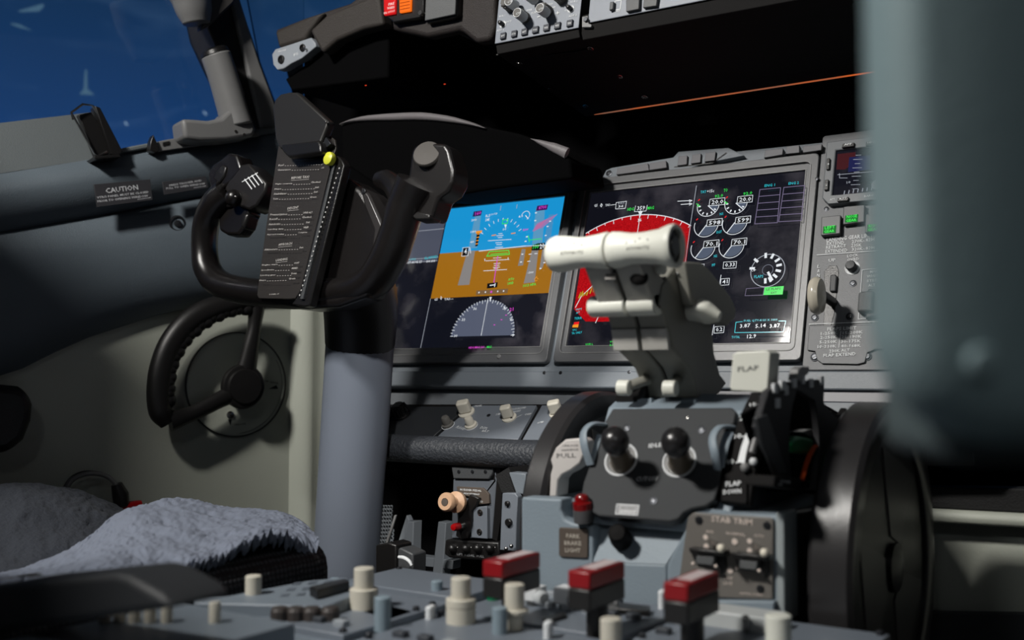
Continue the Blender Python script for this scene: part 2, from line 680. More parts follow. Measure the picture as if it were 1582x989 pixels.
# window sill ledge with rail, pointed catch
b = MB()
b.px(WL, [(187, 229), (235, 220), (300, 210), (430, 196), (430, 206), (330, 218), (235, 228), (190, 236)], -.01, .045, LINER2)
struct(b.build('trim_4', bevel=.002))
r_ = thing('window_track', 'grey metal window track with a pointed black catch on the sill', 'window track', WL.hit(300, 228, .05))
b = MB()
b.px(WL, [(240, 226), (246, 218), (290, 210), (330, 211), (400, 204), (402, 210), (330, 222), (246, 234)], .045, .055, HGREY)
b.build('rail', r_, bevel=.001)
b = MB()
b.px(WL, [(231, 232), (233, 218), (237, 208), (242, 219), (247, 232), (240, 236)], .045, .062, BLACK)
b.build('catch', r_, bevel=.001)
b = MB()
b.px(WL, [(252, 220), (262, 218), (262, 223), (252, 225)], .054, .0565, BLACK)
b.build('slot', r_)

# window post and frame
HP = .03
b = MB()
b.px(WL, [(300, -60), (350, -60), (388, 50), (418, 140), (432, 190), (432, 200), (398, 204), (378, 160), (345, 95), (322, 45)], -.06, HP, mat('post_shaded_face', (26, 25, 26), 0.6))  # unlit face of the grey post, shade put into a near-black
b.px(WL, [(345, -60), (358, -60), (372, 0), (402, 95), (436, 185), (432, 200), (405, 200), (385, 120), (362, 20)], -.05, HP + .008, HGREY)
struct(b.build('window_frame_post', bevel=.004))
b = MB()
b.px(WL, [(-250, -60), (330, -60), (398, 204), (180, 236), (-250, 240)], -.052, -.046, mat('window_glass', (235, 242, 245), 0.03, trans=1.0, var=0.0))
g = struct(b.build('window_1', smooth=0))
b = MB()
b.px(WL, [(372, -60), (470, -60), (470, 150), (436, 185), (402, 95)], -.052, -.046, _m['window_glass'])
g = struct(b.build('window_2', smooth=0))

# projected sky outside
SK = bpy.data.materials.new('projected_sky')
SK.use_nodes = True
nt = SK.node_tree
bs = nt.nodes['Principled BSDF']
bs.inputs['Base Color'].default_value = (.02, .02, .02, 1)
bs.inputs['Roughness'].default_value = .9
tc = nt.nodes.new('ShaderNodeTexCoord')
sx = nt.nodes.new('ShaderNodeSeparateXYZ')
nt.links.new(tc.outputs['Object'], sx.inputs[0])
mr = nt.nodes.new('ShaderNodeMapRange')
mr.inputs[1].default_value = 0.95
mr.inputs[2].default_value = 2.05
nt.links.new(sx.outputs['Z'], mr.inputs[0])
cr = nt.nodes.new('ShaderNodeValToRGB')
cr.color_ramp.elements[0].color = lin((16, 74, 150)) + (1,)
cr.color_ramp.elements[1].color = lin((14, 46, 78)) + (1,)
e = cr.color_ramp.elements.new(.5)
e.color = lin((15, 58, 108)) + (1,)
nt.links.new(mr.outputs[0], cr.inputs[0])
mp = nt.nodes.new('ShaderNodeMapping')
mp.inputs['Scale'].default_value = (1.2, 1.2, 4.0)
mp.inputs['Rotation'].default_value = (.3, .3, .4)
nt.links.new(tc.outputs['Object'], mp.inputs[0])
nz = nt.nodes.new('ShaderNodeTexNoise')
nz.inputs['Scale'].default_value = 1.3
nz.inputs['Detail'].default_value = 6
nz.inputs['Distortion'].default_value = 1.6
nt.links.new(mp.outputs[0], nz.inputs['Vector'])
r2 = nt.nodes.new('ShaderNodeValToRGB')
r2.color_ramp.elements[0].position = .58
r2.color_ramp.elements[0].color = (0, 0, 0, 1)
r2.color_ramp.elements[1].position = .78
r2.color_ramp.elements[1].color = (.012, .02, .03, 1)
nt.links.new(nz.outputs['Fac'], r2.inputs[0])
ad = nt.nodes.new('ShaderNodeMix')
ad.data_type = 'RGBA'
ad.blend_type = 'ADD'
ad.inputs[0].default_value = 1.0
nt.links.new(cr.outputs[0], ad.inputs[6])
nt.links.new(r2.outputs[0], ad.inputs[7])
nt.links.new(ad.outputs[2], bs.inputs['Emission Color'])
bs.inputs['Emission Strength'].default_value = 1.0
b = MB()
rows = []
for z in (0.3, 1.2, 2.2, 3.2):
    rows.append([V((3.6 * math.sin(a), 0.2 + 3.6 * math.cos(a), z)) for a in [rad(-115 + 8 * k) for k in range(24)]])
b.slab(rows, SK, (0, .02, 0))
o = b.build('projection_screen', smooth=60, loc=(0, 0, 0))
tag(o, 'large curved screen outside the cockpit windows showing deep blue projected sky', 'projection screen')
# faint white wisps of the projected picture, as slightly brighter thin patches of it
def on_screen(x, y, r=3.592):
    dv = rayd(x, y)
    ox, oy = CAM.x, CAM.y - .2
    A = dv.x ** 2 + dv.y ** 2
    Bq = 2 * (ox * dv.x + oy * dv.y)
    Cq = ox * ox + oy * oy - r * r
    return CAM + dv * ((-Bq + math.sqrt(Bq * Bq - 4 * A * Cq)) / (2 * A))


d = MB()
WISP = glow((74, 104, 128))
for q in ([(28, 17), (66, 6), (68, 10), (60, 18), (30, 19)],
          [(207, 40), (240, 36), (262, 28), (275, 26), (262, 32), (240, 39), (214, 46)],
          [(131, 108), (134, 108), (135, 138), (146, 147), (122, 146), (129, 138)],
          [(4, 33), (30, 38), (50, 48), (30, 43)]):
    d.face([on_screen(*p) for p in q], WISP)
for x, y in ((194, 191), (316, 175)):
    d.face([on_screen(*p) for p in ((x - 3, y - 3), (x - 1, y - 3), (x + 4, y + 2), (x + 1, y + 3))], glow((150, 175, 200)))
o = d.build('cloud_wisps', o, smooth=0)

# window latch handle (two grips)
r_ = thing('pistol_window_latch', 'grey pistol-shaped window handle standing on the sill by the post', 'window handle', WL.hit(345, 214, .05))
b = MB()
b.tube([WL.hit(333, 84, .075), WL.hit(345, 120, .075), WL.hit(358, 165, .075), WL.hit(366, 196, .075)], [(.024, .022), (.024, .022), (.025, .022), (.028, .022)], HGREY, 20, smooth=4)
b.build('grip', r_, bevel=.003)
b = MB()
b.lathe(WL.hit(330, 76, .075), (WL.hit(333, 84, .075) - WL.hit(330, 76, .075)), [(.016, -.001), (.021, .002), (.0225, .008)], BLACK, 20)
b.build('grip_cap', r_)
b = MB()
b.px(WL, [(281, 183), (300, 184), (322, 186), (342, 182), (352, 172), (378, 150), (396, 200), (392, 211), (350, 217), (310, 218), (285, 214)], .045, .095, HGREY)
b.build('foot', r_, bevel=.006, seg=3)
b = MB()
for x, y in ((371, 164), (364, 203), (377, 208)):
    u, v = WL.uv(x, y, .095)
    b.disc(WL, u, v, .0022, .094, .0962, STEEL, 10)
b.build('screws', r_)
b = MB()
b.px(WL, [(350, 85), (357, 86), (380, 146), (370, 150)], .04, .06, HGREY)
b.build('slide_bar', r_, bevel=.002)
r_ = thing('window_crank', 'grey cup-shaped upper window grip hanging at the top of the post', 'window handle', WL.hit(305, 0, .06))
b = MB()
b.tube([WL.hit(285, -60, .07), WL.hit(290, -25, .07), WL.hit(298, 10, .07), WL.hit(304, 38, .07)], [(.04, .045), (.033, .04), (.026, .03), (.018, .022)], HGREY, 22, smooth=4)
b.build('grip', r_, bevel=.003)
b = MB()
b.px(WL, [(322, -40), (372, -40), (362, 4), (326, 38), (312, 44)], .05, .075, mat('handle_dark_side', (58, 56, 55), .5))
b.build('bracket', r_, bevel=.003)

# chart clip on the sill
r_ = thing('chart_clip', 'black wire chart clip standing on the window ledge', 'clip', WL.hit(165, 240, .05))
b = MB()
b.px(WL, [(121, 177), (141, 173), (178, 235), (148, 243)], .045, .058, BLACK)
b.build('back_plate', r_, bevel=.001)
b = MB()
b.px(WL, [(146, 163), (155, 166), (190, 234), (182, 241), (172, 238)], .045, .07, BLACK)
b.build('side_plate', r_, bevel=.0015)
b = MB()
b.tube([WL.hit(x, y, .066) for x, y in ((113, 185), (110, 174), (128, 161), (143, 163), (178, 232))], .0017, STEEL, 8)
b.tube([WL.hit(x, y, .066) for x, y in ((110, 174), (122, 195), (146, 238), (152, 241), (165, 234))], .0016, STEEL, 8)
b.build('wire_frame', r_)
b = MB()
b.px(WL, [(145, 242), (185, 238), (187, 243), (148, 246)], .02, .075, BLACK)
b.build('base', r_, bevel=.001)

# ================================================================ RIGHT SIDE
b = MB()
b.px(YF(1.245), [(1395, 780), (2300, 830), (2300, 1100), (1395, 1040)], -.03, 0, BEIGE)
struct(b.build('wall_right_front', bevel=.006))
b = MB()
b.px(YF(1.235), [(1395, 785), (2300, 833), (2300, 858), (1395, 806)], -.01, .02, BEIGE)
struct(b.build('trim_5', bevel=.008, seg=4))
b = MB()
b.px(YF(1.225), [(1370, 752), (2300, 765), (2300, 830), (1370, 782)], -.03, .0, MATTE)
struct(b.build('trim_6', bevel=.002))
b = MB()
b.px(YF(1.255), [(1395, 945), (2300, 960), (2300, 1300), (1395, 1300)], -.01, .02, DGREY)
struct(b.build('baseboard_right', bevel=.002))

# unseen block added out of frame to shade the left wall
b = MB()
b.box(Fr((0, 0, 0), (1, 0, 0), (0, 1, 0)), -1.58, .0, -1.15, .36, 0, 1.30, LINER)
struct(b.build('wall_left_shade_block', bevel=.03, seg=4))
# first officer's seat back, close to the lens
r_ = thing('seat_headrest', 'blurred grey-green padded seat back filling the right edge in the foreground', 'seat', (0.25, 0.21, 0.64))
SB = Fr(atz(1582, 400, .27), CR, (0, 0, 1))
b = MB()


def pad(fr, pts, h0, h1, m, b, rim=.015, n=3):
    rows = []
    cu_ = sum(p[0] for p in pts) / len(pts)
    cv_ = sum(p[1] for p in pts) / len(pts)

    def sc(k, h):
        out = []
        for u, v in pts:
            d = math.hypot(u - cu_, v - cv_)
            f = max(.05, (d - k) / d)
            out.append(fr.P(cu_ + (u - cu_) * f, cv_ + (v - cv_) * f, h))
        return out
    rows = [sc(rim * .9, h0)]
    for k in range(n + 1):
        a = math.pi / 2 * k / n
        rows.append(sc(rim * (1 - math.sin(a)), h0 + rim - rim * math.cos(a) if h1 - h0 > 2 * rim else h0))
    for k in range(n + 1):
        a = math.pi / 2 * k / n
        rows.append(sc(rim * (1 - math.cos(a)), h1 - rim + rim * math.sin(a)))
    b.loft(rows, m, closed=True, caps=True)
    return b


u0, v0 = SB.uv(1368, 690)
pad(SB, rrect(u0 + .004, v0, u0 + .26, v0 + .40, .03, 5), -.035, 0.0, SEATG, b, .016, 4)
b.build('back_cushion', r_, smooth=50)
b = MB()
u, v = SB.uv(1515, 560)
b.disc(SB, u, v, .004, 0, .0025, SEATG, 20, .001)
b.build('button', r_)
b = MB()
pad(SB, rrect(u0 + .022, v0 - .006, u0 + .25, v0 + .02, .008, 4), -.07, -.02, mat('seat_lower_shading', (70, 82, 84), .6), b, .008, 3)  # shading low on the seat back, put into a darker pad
b.build('lower_shaded_roll', r_, smooth=50)
b = MB()
for x in (u0 + .09, u0 + .2):
    b.tube([SB.P(x, v0 + .03, -.045), SB.P(x, v0 - .2, -.05), SB.P(x + .01, v0 - .62, -.06)], .012, BLACK, 12)
b.build('post', r_)
# ================================================================ GLARESHIELD
gs = thing('glareshield', 'long dark glareshield hood across the top with an arched lower edge', 'glareshield', (-0.7, 1.2, 1.0))
b = MB()
b.px(G, [(425, 46), (470, 28), (540, 5), (600, -40), (1500, -320), (1500, -60), (765, 40), (764, 60), (735, 66), (700, 50), (660, 56), (606, 46), (590, 40), (560, 48), (520, 66), (500, 82), (478, 62), (432, 74)], -.19, -0.002, HOOD, VOID)
b.build('hood', gs, bevel=.004, seg=3)
b = MB()
b.px(G, [(600, -40), (765, -60), (765, 40), (758, 62), (735, 66), (710, 46), (660, 57), (606, 46)], -.002, .02, HOOD)
b.build('front_pad', gs, bevel=.006, seg=3)
b = MB()
b.px(G, [(478, 47), (505, 22), (585, -10), (592, 38), (560, 45), (520, 62), (497, 82)], -.002, .022, mat('wing_pad', (50, 45, 41), .6, bump=.5, scale=900))
b.px(G, [(424, 48), (470, 28), (500, 18), (478, 47), (470, 62), (430, 74)], -.002, .012, _m['wing_pad'])
b.build('wing_pad', gs, bevel=.005, seg=3)
b = MB()
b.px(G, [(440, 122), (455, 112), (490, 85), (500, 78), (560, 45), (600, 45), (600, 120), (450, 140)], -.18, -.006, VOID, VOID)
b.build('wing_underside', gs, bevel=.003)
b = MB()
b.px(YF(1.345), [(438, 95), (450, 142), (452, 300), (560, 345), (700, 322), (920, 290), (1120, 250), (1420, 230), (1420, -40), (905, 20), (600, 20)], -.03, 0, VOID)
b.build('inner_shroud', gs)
# arched cowl over the control column
arc1 = [(528, 190), (545, 184), (570, 180), (610, 178), (650, 177), (690, 181), (725, 188), (752, 196)]
b = MB()
cw = YF(1.185)
low = [(880, 246), (884, 276), (760, 292), (690, 304), (600, 300), (528, 250)]
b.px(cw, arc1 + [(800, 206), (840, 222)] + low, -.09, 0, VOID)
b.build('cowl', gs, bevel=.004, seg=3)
b = MB()
rr = [.0006, .0028, .0045, .0058, .006, .005, .003, .0006]
b.tube([cw.hit(x, y + 3, 0) for x, y in arc1], [(r, .006) for r in rr], mat('cowl_highlight_grey', (120, 116, 118), .5, bump=.2), 14, up=(0, 0, 1), smooth=3)  # highlight along the cowl, put in as lighter grey crescents
b.tube([cw.hit(x, y, 0) for x, y in ((822, 215), (840, 222), (858, 229), (876, 237))], [(.0006, .004), (.004, .005), (.0065, .005), (.0075, .004)], _m['cowl_highlight_grey'], 14, up=(0, 0, 1), smooth=3)
b.build('cowl_highlight', gs)
# underside cover of the centre section
y0_, y1_ = 1.137, 1.290
A_ = onaxis(768, 84, 1, y0_)
B_ = onaxis(905, 181, 1, y1_)
b = MB()
zA, zB = A_.z, B_.z
xs = 0.45
b.slab([[V((A_.x, y0_, zA)), V((xs, y0_, zA))], [V((B_.x, y1_, zB)), V((xs, y1_, zB))]], mat('underside_black', (24, 25, 26), .7, bump=.15, spec=.2), (0, 0, .006))
b.build('underside_cover', gs, bevel=.001)
# frame of the underside plane for plates and screws
UD = Fr(A_, (1, 0, 0), (A_ - V((A_.x, B_.y, B_.z))))   # normal points down towards the viewer
if UD.n.z > 0:
    UD = Fr(A_, (-1, 0, 0), (A_ - V((A_.x, B_.y, B_.z))))
b = MB()
b.px(UD, [(780, 92), (890, 80), (1150, 22), (1400, -40), (1400, 85), (1000, 145), (891, 157), (845, 125)], 0, .0015, _m['underside_black'])
b.build('access_plate', gs, bevel=.0005)
for i, (x, y) in enumerate(((912, 75), (957, 118), (850, 137), (802, 98), (905, 164), (996, 150))):
    screw(UD, x, y, 4.2, parent=gs, m=STEEL, h=.001)
b = MB()
b.tube([V((A_.x + .002, y0_ - .004, zA - .002)), V((A_.x + .03, y0_ - .004, zA - .002))], .001, STEEL, 6)
q0, q1 = onaxis(903, 54, 1, 1.13), onaxis(1340, -30, 1, 1.13)
b.tube([q0, V((q1.x, q0.y, q0.z))], .0009, STEEL, 6)
b.build('lip_edge', gs)
# floodlight reflection on the lip, painted as a glowing tube
b = MB()
FL = mat('floodlight_reflection', (150, 80, 50), .4)
_nt = FL.node_tree
_nz = _nt.nodes.new('ShaderNodeTexNoise')
_nz.inputs['Scale'].default_value = 9
_tc = _nt.nodes.new('ShaderNodeTexCoord')
_nt.links.new(_tc.outputs['Object'], _nz.inputs['Vector'])
_cr = _nt.nodes.new('ShaderNodeValToRGB')
_cr.color_ramp.elements[0].position = .4
_cr.color_ramp.elements[0].color = lin((150, 104, 84)) + (1,)
_cr.color_ramp.elements[1].position = .6
_cr.color_ramp.elements[1].color = lin((232, 108, 46)) + (1,)
_nt.links.new(_nz.outputs['Fac'], _cr.inputs[0])
_nt.links.new(_cr.outputs[0], _nt.nodes['Principled BSDF'].inputs['Emission Color'])
_nt.nodes['Principled BSDF'].inputs['Emission Strength'].default_value = .6
e0 = onaxis(906, 178, 1, 1.288)
e1 = onaxis(1390, 107, 1, 1.288)
b.tube([e0, e0 + V((.03, 0, 0)), V((e1.x + .2, 1.288, e0.z))], [.0008, .0020, .0022], FL, 8)
o = b.build('floodlight_reflection')
tag(o, 'thin orange floodlight reflection along the forward edge under the glareshield, made as a glowing tube', 'light strip')
b = MB()
for x, y in ((565, 132), (687, 130)):
    b.ball(onaxis(x, y, 1, 1.13), .0011, glow((210, 60, 30)), 8, (1.6, 1, .7))
b.build('indicator_lamp', gs)

# left jack plate
r_ = thing('headset_jack_plate', 'small grey plate with two jacks at the left tip of the glareshield', 'panel', G.hit(452, 90))
b = MB()
b.px(G, [(420, 84), (425, 76), (450, 68), (480, 58), (487, 66), (488, 72), (466, 90), (450, 98), (438, 106), (428, 108), (422, 100)], -.004, .012, mat('jack_plate_grey', (150, 156, 164), .45))
b.build('plate', r_, bevel=.0015, seg=3)
for x, y, r in ((435, 92, 7), (468, 74, 6)):
    u, v = G.uv(x, y, .012)
    k = .00092
    b = MB()
    b.lathe(G.P(u, v, .012), G.n, [(r * k, .0), (r * k, .002), (r * k * .7, .0025), (r * k * .65, .0005), (.0005, .0005)], BLACK, 18)
    b.build('jack', r_)
b = MB()
u, v = G.uv(473, 76, .014)
b.disc(G, u, v, .0016, .012, .018, STEEL, 10)
b.build('pin', r_)
d = Draw(G.off(.012))
d.text('PHONE', (430, 81), (442, 78), 2.5, WHITE)
d.text('FS', (454, 87), (461, 84), 4, WHITE)
d.build('lettering', r_, smooth=0)

# warning lights
r_ = thing('warning_lights', 'black box with a red fire light and an amber caution light', 'warning lights', G.hit(620, 10, .03))
b = MB()
b.px(G, [(588, -40), (655, -55), (655, 20), (648, 28), (608, 35), (590, 20)], .018, .032, BLACK)
b.build('housing', r_, bevel=.002)
b = MB()
b.px(G, [(592, -30), (612, -33), (610, 21), (593, 24)], .032, .036, mat('fire_light_red', (150, 10, 12), .3, emit=(190, 20, 22), es=.8))
o = b.build('fire_light', r_, bevel=.001)
d = Draw(G.off(.036))
for t, p0, p1, h in (('FIRE', (600, 9), (609, 7), 4), ('WARN', (598, 15), (609, 13), 4), ('BELL CUTOUT', (593, 22), (610, 18), 3)):
    d.text(t, p0, p1, h, glow((255, 225, 220)))
d.build('lettering', o, smooth=0)
b = MB()
b.px(G, [(616, -30), (636, -33), (634, 17), (617, 20)], .032, .036, mat('caution_light_amber', (150, 60, 5), .3, emit=(235, 105, 20), es=.9))
o = b.build('caution_light', r_, bevel=.001)
d = Draw(G.off(.036))
for k in range(4):
    d.line([(618, 15 - 5 * k), (633, 12 - 5 * k)], 1, glow((140, 55, 10)))
d.build('lens_ribs', o, smooth=0)
b = MB()
b.px(G, [(657, -30), (709, -40), (707, 24), (700, 28), (660, 36), (655, 28)], .018, .030, BLACK)
r2_ = tag(b.build('annunciator_unit', bevel=.002), 'dark annunciator block with a grey face right of the red and amber lights', 'annunciator')
b = MB()
b.px(G, [(659, -30), (706, -40), (703, 22), (656, 32)], .030, .034, BTNG)
b.build('face', r2_, bevel=.001)
b = MB()
u, v = G.uv(650, 20, .036)
b.disc(G, u, v, .003, .03, .038, STEEL, 12)
b.build('latch', r2_)

# EFIS control panel
EF = Fr(G.hit(765, 70, .035), (1, 0, 0), (0, .12, 1))
ef = thing('efis_control_panel', 'grey control panel with knobs and a row of dark keys at the top centre', 'control panel', EF.O)
EFG = mat('control_panel_grey', (142, 148, 158), .45, bump=.1, scale=900)
b = MB()
b.px(EF, [(764, 68), (776, -60), (908, -85), (894, 43)], -.03, 0, EFG, BLACK)
b.build('face_plate', ef, bevel=.001)
b = MB()
b.px(EF, [(766, 70), (894, 45), (896, 58), (768, 84)], -.03, -.002, SATIN)
b.build('lower_edge', ef, bevel=.001)
for x0, w_ in ((776, 8), (793, 8), (809, 9), (826, 9), (843, 9), (860, 9), (879, 9)):
    yb = 56 - (x0 - 776) * .19
    b = MB()
    b.px(EF, [(x0 - w_ / 2, yb + 5), (x0 - w_ / 2 + 1, yb - 5), (x0 + w_ / 2 + 1, yb - 7), (x0 + w_ / 2, yb + 3)], 0, .003, mat('key_dark', (48, 52, 62), .5))
    o = b.build('key', ef, bevel=.0006)
    d = Draw(EF.off(.003))
    d.text(random.choice(('WXR', 'STA', 'WPT', 'ARPT', 'DATA', 'POS', 'TERR')), (x0 - 2.5, yb + 1.5), (x0 + 3.5, yb + .3), 3, WHITE)
    d.build('lettering', o, smooth=0)


def knob_on(fr, x, y, rpx, hgt, m, parent, name='knob', mring=None, ax=None, capm=None, flute=0, h=0.0):
    u, v = fr.uv(x, y, h)
    o = fr.P(u, v, h)
    k = (o - CAM).dot(CF) / FPX
    r = rpx * k
    b = MB()
    b.lathe(o, ax or fr.n, [(r * 1.05, 0), (r * 1.05, hgt * .2), (r * .92, hgt * .25), (r * .86, hgt * .85), (r * .7, hgt)], m, 22)
    b.lathe(o + (ax or fr.n) * hgt, ax or fr.n, [(r * .62, -.0005), (r * .6, .0008), (r * .1, .001)], capm or m, 18)
    if flute:
        for q in range(flute):
            a = 2 * math.pi * q / flute
            c = o + fr.ex * (r * .9 * math.cos(a)) + fr.ey * (r * .9 * math.sin(a))
            b.tube([c + fr.n * hgt * .25, c + fr.n * hgt * .85], r * .12, m, 5)
    return b.build(name, parent, smooth=35)


KD = mat('knob_dark_grey', (96, 94, 90), .45)
d = Draw(EF)
for x, y, r in ((812, 28, 9), (847, 18, 9), (790, 10, 10), (868, -1, 9)):
    knob_on(EF, x, y, r * .95, .016, KD, ef, flute=12)
for x, y in ((801, 21), (836, 14), (788, 3), (818, -6)):
    u, v = EF.uv(x, y, .02)
    dd = .0065
    b = MB()
    b.lathe(EF.P(u, v, .008), EF.n, [(dd, 0), (dd, .014), (dd * .93, .0155), (.0003, .0155)], WHITE, 20)
    b.lathe(EF.P(u, v, .0236), EF.n, [(dd * .8, 0), (dd * .8, .0003), (.0003, .0004)], KD, 20)
    o = b.build('knob_top', ef)
    t_ = Draw(EF.off(.0242))
    pu, pv = u, v
    p = EF.P(u, v, .0242)
    t_.text('CTR', (x - 4, y + 2), (x + 4, y), 3, WHITE)
    t_.build('lettering', o, smooth=0)
for x, y in ((777, 38), (882, 14)):
    b = MB()
    u, v = EF.uv(x, y, 0)
    b.lathe(EF.P(u, v, 0), EF.n, [(.005, 0), (.005, .0006), (.0044, .0008), (.0044, .0001), (.0003, .0001)], WHITE, 20)
    b.lathe(EF.P(u, v, .0002), EF.n, [(.003, 0), (.003, .006), (.002, .009), (.0003, .0095)], BLACK, 12)
    b.build('selector', ef)
for t, p0, p1, h in (('VOR 1', (771, 27), (780, 25), 3), ('OFF', (781, 36), (790, 34), 3), ('ADF 1', (767, 49), (778, 47), 3), ('WXR', (813, 18), (822, 16), 3), ('PLN', (821, 22), (828, 20), 3), ('320', (845, 9), (854, 7), 3),
                      ('640', (850, 14), (858, 12), 3), ('VOR 2', (881, 5), (892, 3), 3), ('OFF', (872, 18), (880, 16), 3), ('ADF 2', (878, 27), (891, 24), 3), ('+', (858, 23), (864, 22), 5), ('-', (830, 27), (834, 26), 1.5)):
    d.text(t, p0, p1, h, WHITE)
d.build('lettering', ef, smooth=0)

# MCP
mc = thing('mode_control_panel', 'wide grey autopilot panel with square dark buttons along the top edge', 'control panel', EF.P(.2, 0, 0))
b = MB()
b.px(EF, [(908, 34), (920, -90), (1500, -200), (1500, -80), (912, 35)], -.03, 0, EFG, BLACK)
b.build('face_plate', mc, bevel=.001)
b = MB()
b.px(EF, [(898, 52), (899, 24), (912, 20), (912, 36), (1500, -78), (1500, -50), (900, 62)], -.035, -.003, SATIN)
b.build('lower_edge', mc, bevel=.001)
b = MB()
b.px(EF, [(899, 42), (899, 26), (908, 24), (909, 36), (914, 38), (913, 42)], -.003, .002, SILV)
u, v = EF.uv(906, 31, .002)
b.disc(EF, u, v, .003, .002, .005, DSTEEL, 12)
b.build('latch', mc, bevel=.0005)
for pts in ([(967, -2), (988, -6), (987, 14), (967, 18)], [(995, -8), (1017, -12), (1014, 9), (993, 12)], [(942, 3), (948, 2), (947, 14), (941, 16)]):
    b = MB()
    b.px(EF, pts, 0, .005, mat('square_button', (72, 74, 76), .5))
    b.build('button', mc, bevel=.0008)
d = Draw(EF)
d.line([(950, 2), (960, 0), (958, 14), (948, 16)], 1.4, WHITE, True)
d.text('OFF', (949, 20), (958, 18), 3, WHITE)
d.build('lettering', mc, smooth=0)

# ================================================================ MAIN PANEL
mp_ = thing('instrument_panel', 'long grey main instrument panel carrying the displays', 'instrument panel', M.P(.1, -.33, 0))
b = MB()
b.prism(M, [(-.40, -.262), (1.1, -.262), (1.1, .045), (.335, .045), (.325, .040), (.16, .043), (.135, .043), (.13, .032), (.03, .035), (.015, .022), (-.03, .020), (-.40, .020)], -.02, -.003, GREY)
b.build('panel_plate', mp_, bevel=.001)
# ledge and lower recess
b = MB()
b.box(M, -.40, -.286, 1.1, -.263, -.02, .006, GREY)
b.build('ledge', mp_, bevel=.002)
b = MB()
b.box(M, -.40, -.34, 1.1, -.286, -.03, -.012, mat('recess_grey', (104, 108, 112), .35))
b.build('recess', mp_)
b = MB()
b.box(M, .2, -.30, 1.1, -.2875, -.012, .004, mat('band_dark', (84, 84, 92), .4))
b.box(M, .2, -.34, 1.1, -.302, -.012, .012, GREY)
b.build('side_band', mp_, bevel=.001)
for x, y in ((841, 576), (866, 576), (972, 575)):
    screw(M, x, y, 2.2, parent=mp_, h=.006)
b = MB()
b.tube([M.P(M.uv(740, 308)[0], .019, .0), M.P(M.uv(835, 290)[0], .019, .0)], .0012, BEZ, 6)
b.build('upper_trim', mp_)


def display(name, label, u0, v0, u1, v1, f, m=BEZ):
    """screen rectangle u0..u1, v0..v1; f = bezel width"""
    t = thing(name, label, 'display', M.P((u0 + u1) / 2, v0 - f[1], 0))
    b = MB()
    w = f[0], f[1], f[2], f[3]
    o = rrect(u0 - w[0], v0 - w[1], u1 + w[2], v1 + w[3], .006, 4)
    i1 = rrect(u0 - w[0] * .45, v0 - w[1] * .45, u1 + w[2] * .45, v1 + w[3] * .45, .008, 4)
    i2 = rrect(u0, v0, u1, v1, .001, 4)
    b.ring(M, o, i1, -.002, .008, m)
    b.ring(M, rrect(u0 - w[0] * .5, v0 - w[1] * .5, u1 + w[2] * .5, v1 + w[3] * .5, .008, 4), i2, -.002, .0045, m)
    b.build('bezel', t, bevel=.0012)
    b = MB()
    for q in (rrect(u0 - .0012, v0 - .0012, u1 + .0012, v1 + .0012, .001, 4),):
        b.ring(M, q, rrect(u0, v0, u1, v1, .0005, 4), .004, .0052, SILV)
    q = rrect(u0 - w[0] * .5, v0 - w[1] * .5, u1 + w[2] * .5, v1 + w[3] * .5, .008, 4)
    q2 = rrect(u0 - w[0] * .5 + .001, v0 - w[1] * .5 + .001, u1 + w[2] * .5 - .001, v1 + w[3] * .5 - .001, .007, 4)
    b.ring(M, q, q2, .0078, .0088, SILV)
    b.build('bezel_edge', t)
    return t


SCR = bpy.data.materials.new('screen_black_glass')
SCR.use_nodes = True
_b = SCR.node_tree.nodes['Principled BSDF']
_b.inputs['Base Color'].default_value = (.012, .012, .014, 1)
_b.inputs['Roughness'].default_value = .06
_b.inputs['Specular IOR Level'].default_value = .22
_b.inputs['Emission Color'].default_value = lin((24, 25, 34)) + (1,)
_n = SCR.node_tree
_tc = _n.nodes.new('ShaderNodeTexCoord')
_nz = _n.nodes.new('ShaderNodeTexNoise')
_nz.inputs['Scale'].default_value = 22
_nz.inputs['Detail'].default_value = 6
_n.links.new(_tc.outputs['Object'], _nz.inputs['Vector'])
_cr = _n.nodes.new('ShaderNodeValToRGB')
_cr.color_ramp.elements[0].position = .48
_cr.color_ramp.elements[0].color = (.004, .004, .006, 1)
_cr.color_ramp.elements[1].position = .72
_cr.color_ramp.elements[1].color = (.045, .042, .05, 1)
_n.links.new(_nz.outputs['Fac'], _cr.inputs[0])
_n.links.new(_cr.outputs[0], _b.inputs['Base Color'])
_b.inputs['Emission Strength'].default_value = .6
WH = glow((225, 230, 235))
CY = glow((40, 190, 205))
GR = glow((50, 225, 80))
MG = glow((215, 70, 200))
GG = glow((98, 104, 118))
LG = glow((160, 165, 175))
YL = glow((175, 165, 40))
AM = glow((240, 150, 40))
RD = glow((235, 30, 35))
BK = glow((6, 6, 8))

# ---------------- outboard display
d1 = display('primary_flight_display', 'left display showing the blue and brown attitude picture above a compass arc', -.345, -.2275, -.0385, -.001, (.016, .024, .0165, .0185))
b = MB()
b.box(M, -.345, -.2275, -.0385, -.001, -.002, .002, SCR)
sc1 = b.build('screen', d1, smooth=0)
d = Draw(M.off(.002))
uL, vT = M.uv(697, 325, .002)
uL = -.2475
uR = -.0385
_, vH = M.uv(770, 385, .002)
_, vB = M.uv(760, 457, .002)
vT = -.001
d.poly_uv([(uL, vH), (uR, vH), (uR, vT), (uL, vT)], glow((26, 146, 208)))
d.poly_uv([(uL, vB), (uR, vB), (uR, vH), (uL, vH)], glow((158, 104, 18)))
AUX = glow((74, 78, 92))
_, vA = M.uv(650, 405, .002)
d.poly_uv([(-.345, vA), (uL - .002, vA), (uL - .002, -.001), (-.345, -.001)], AUX)
_, v1_ = M.uv(660, 356, .002)
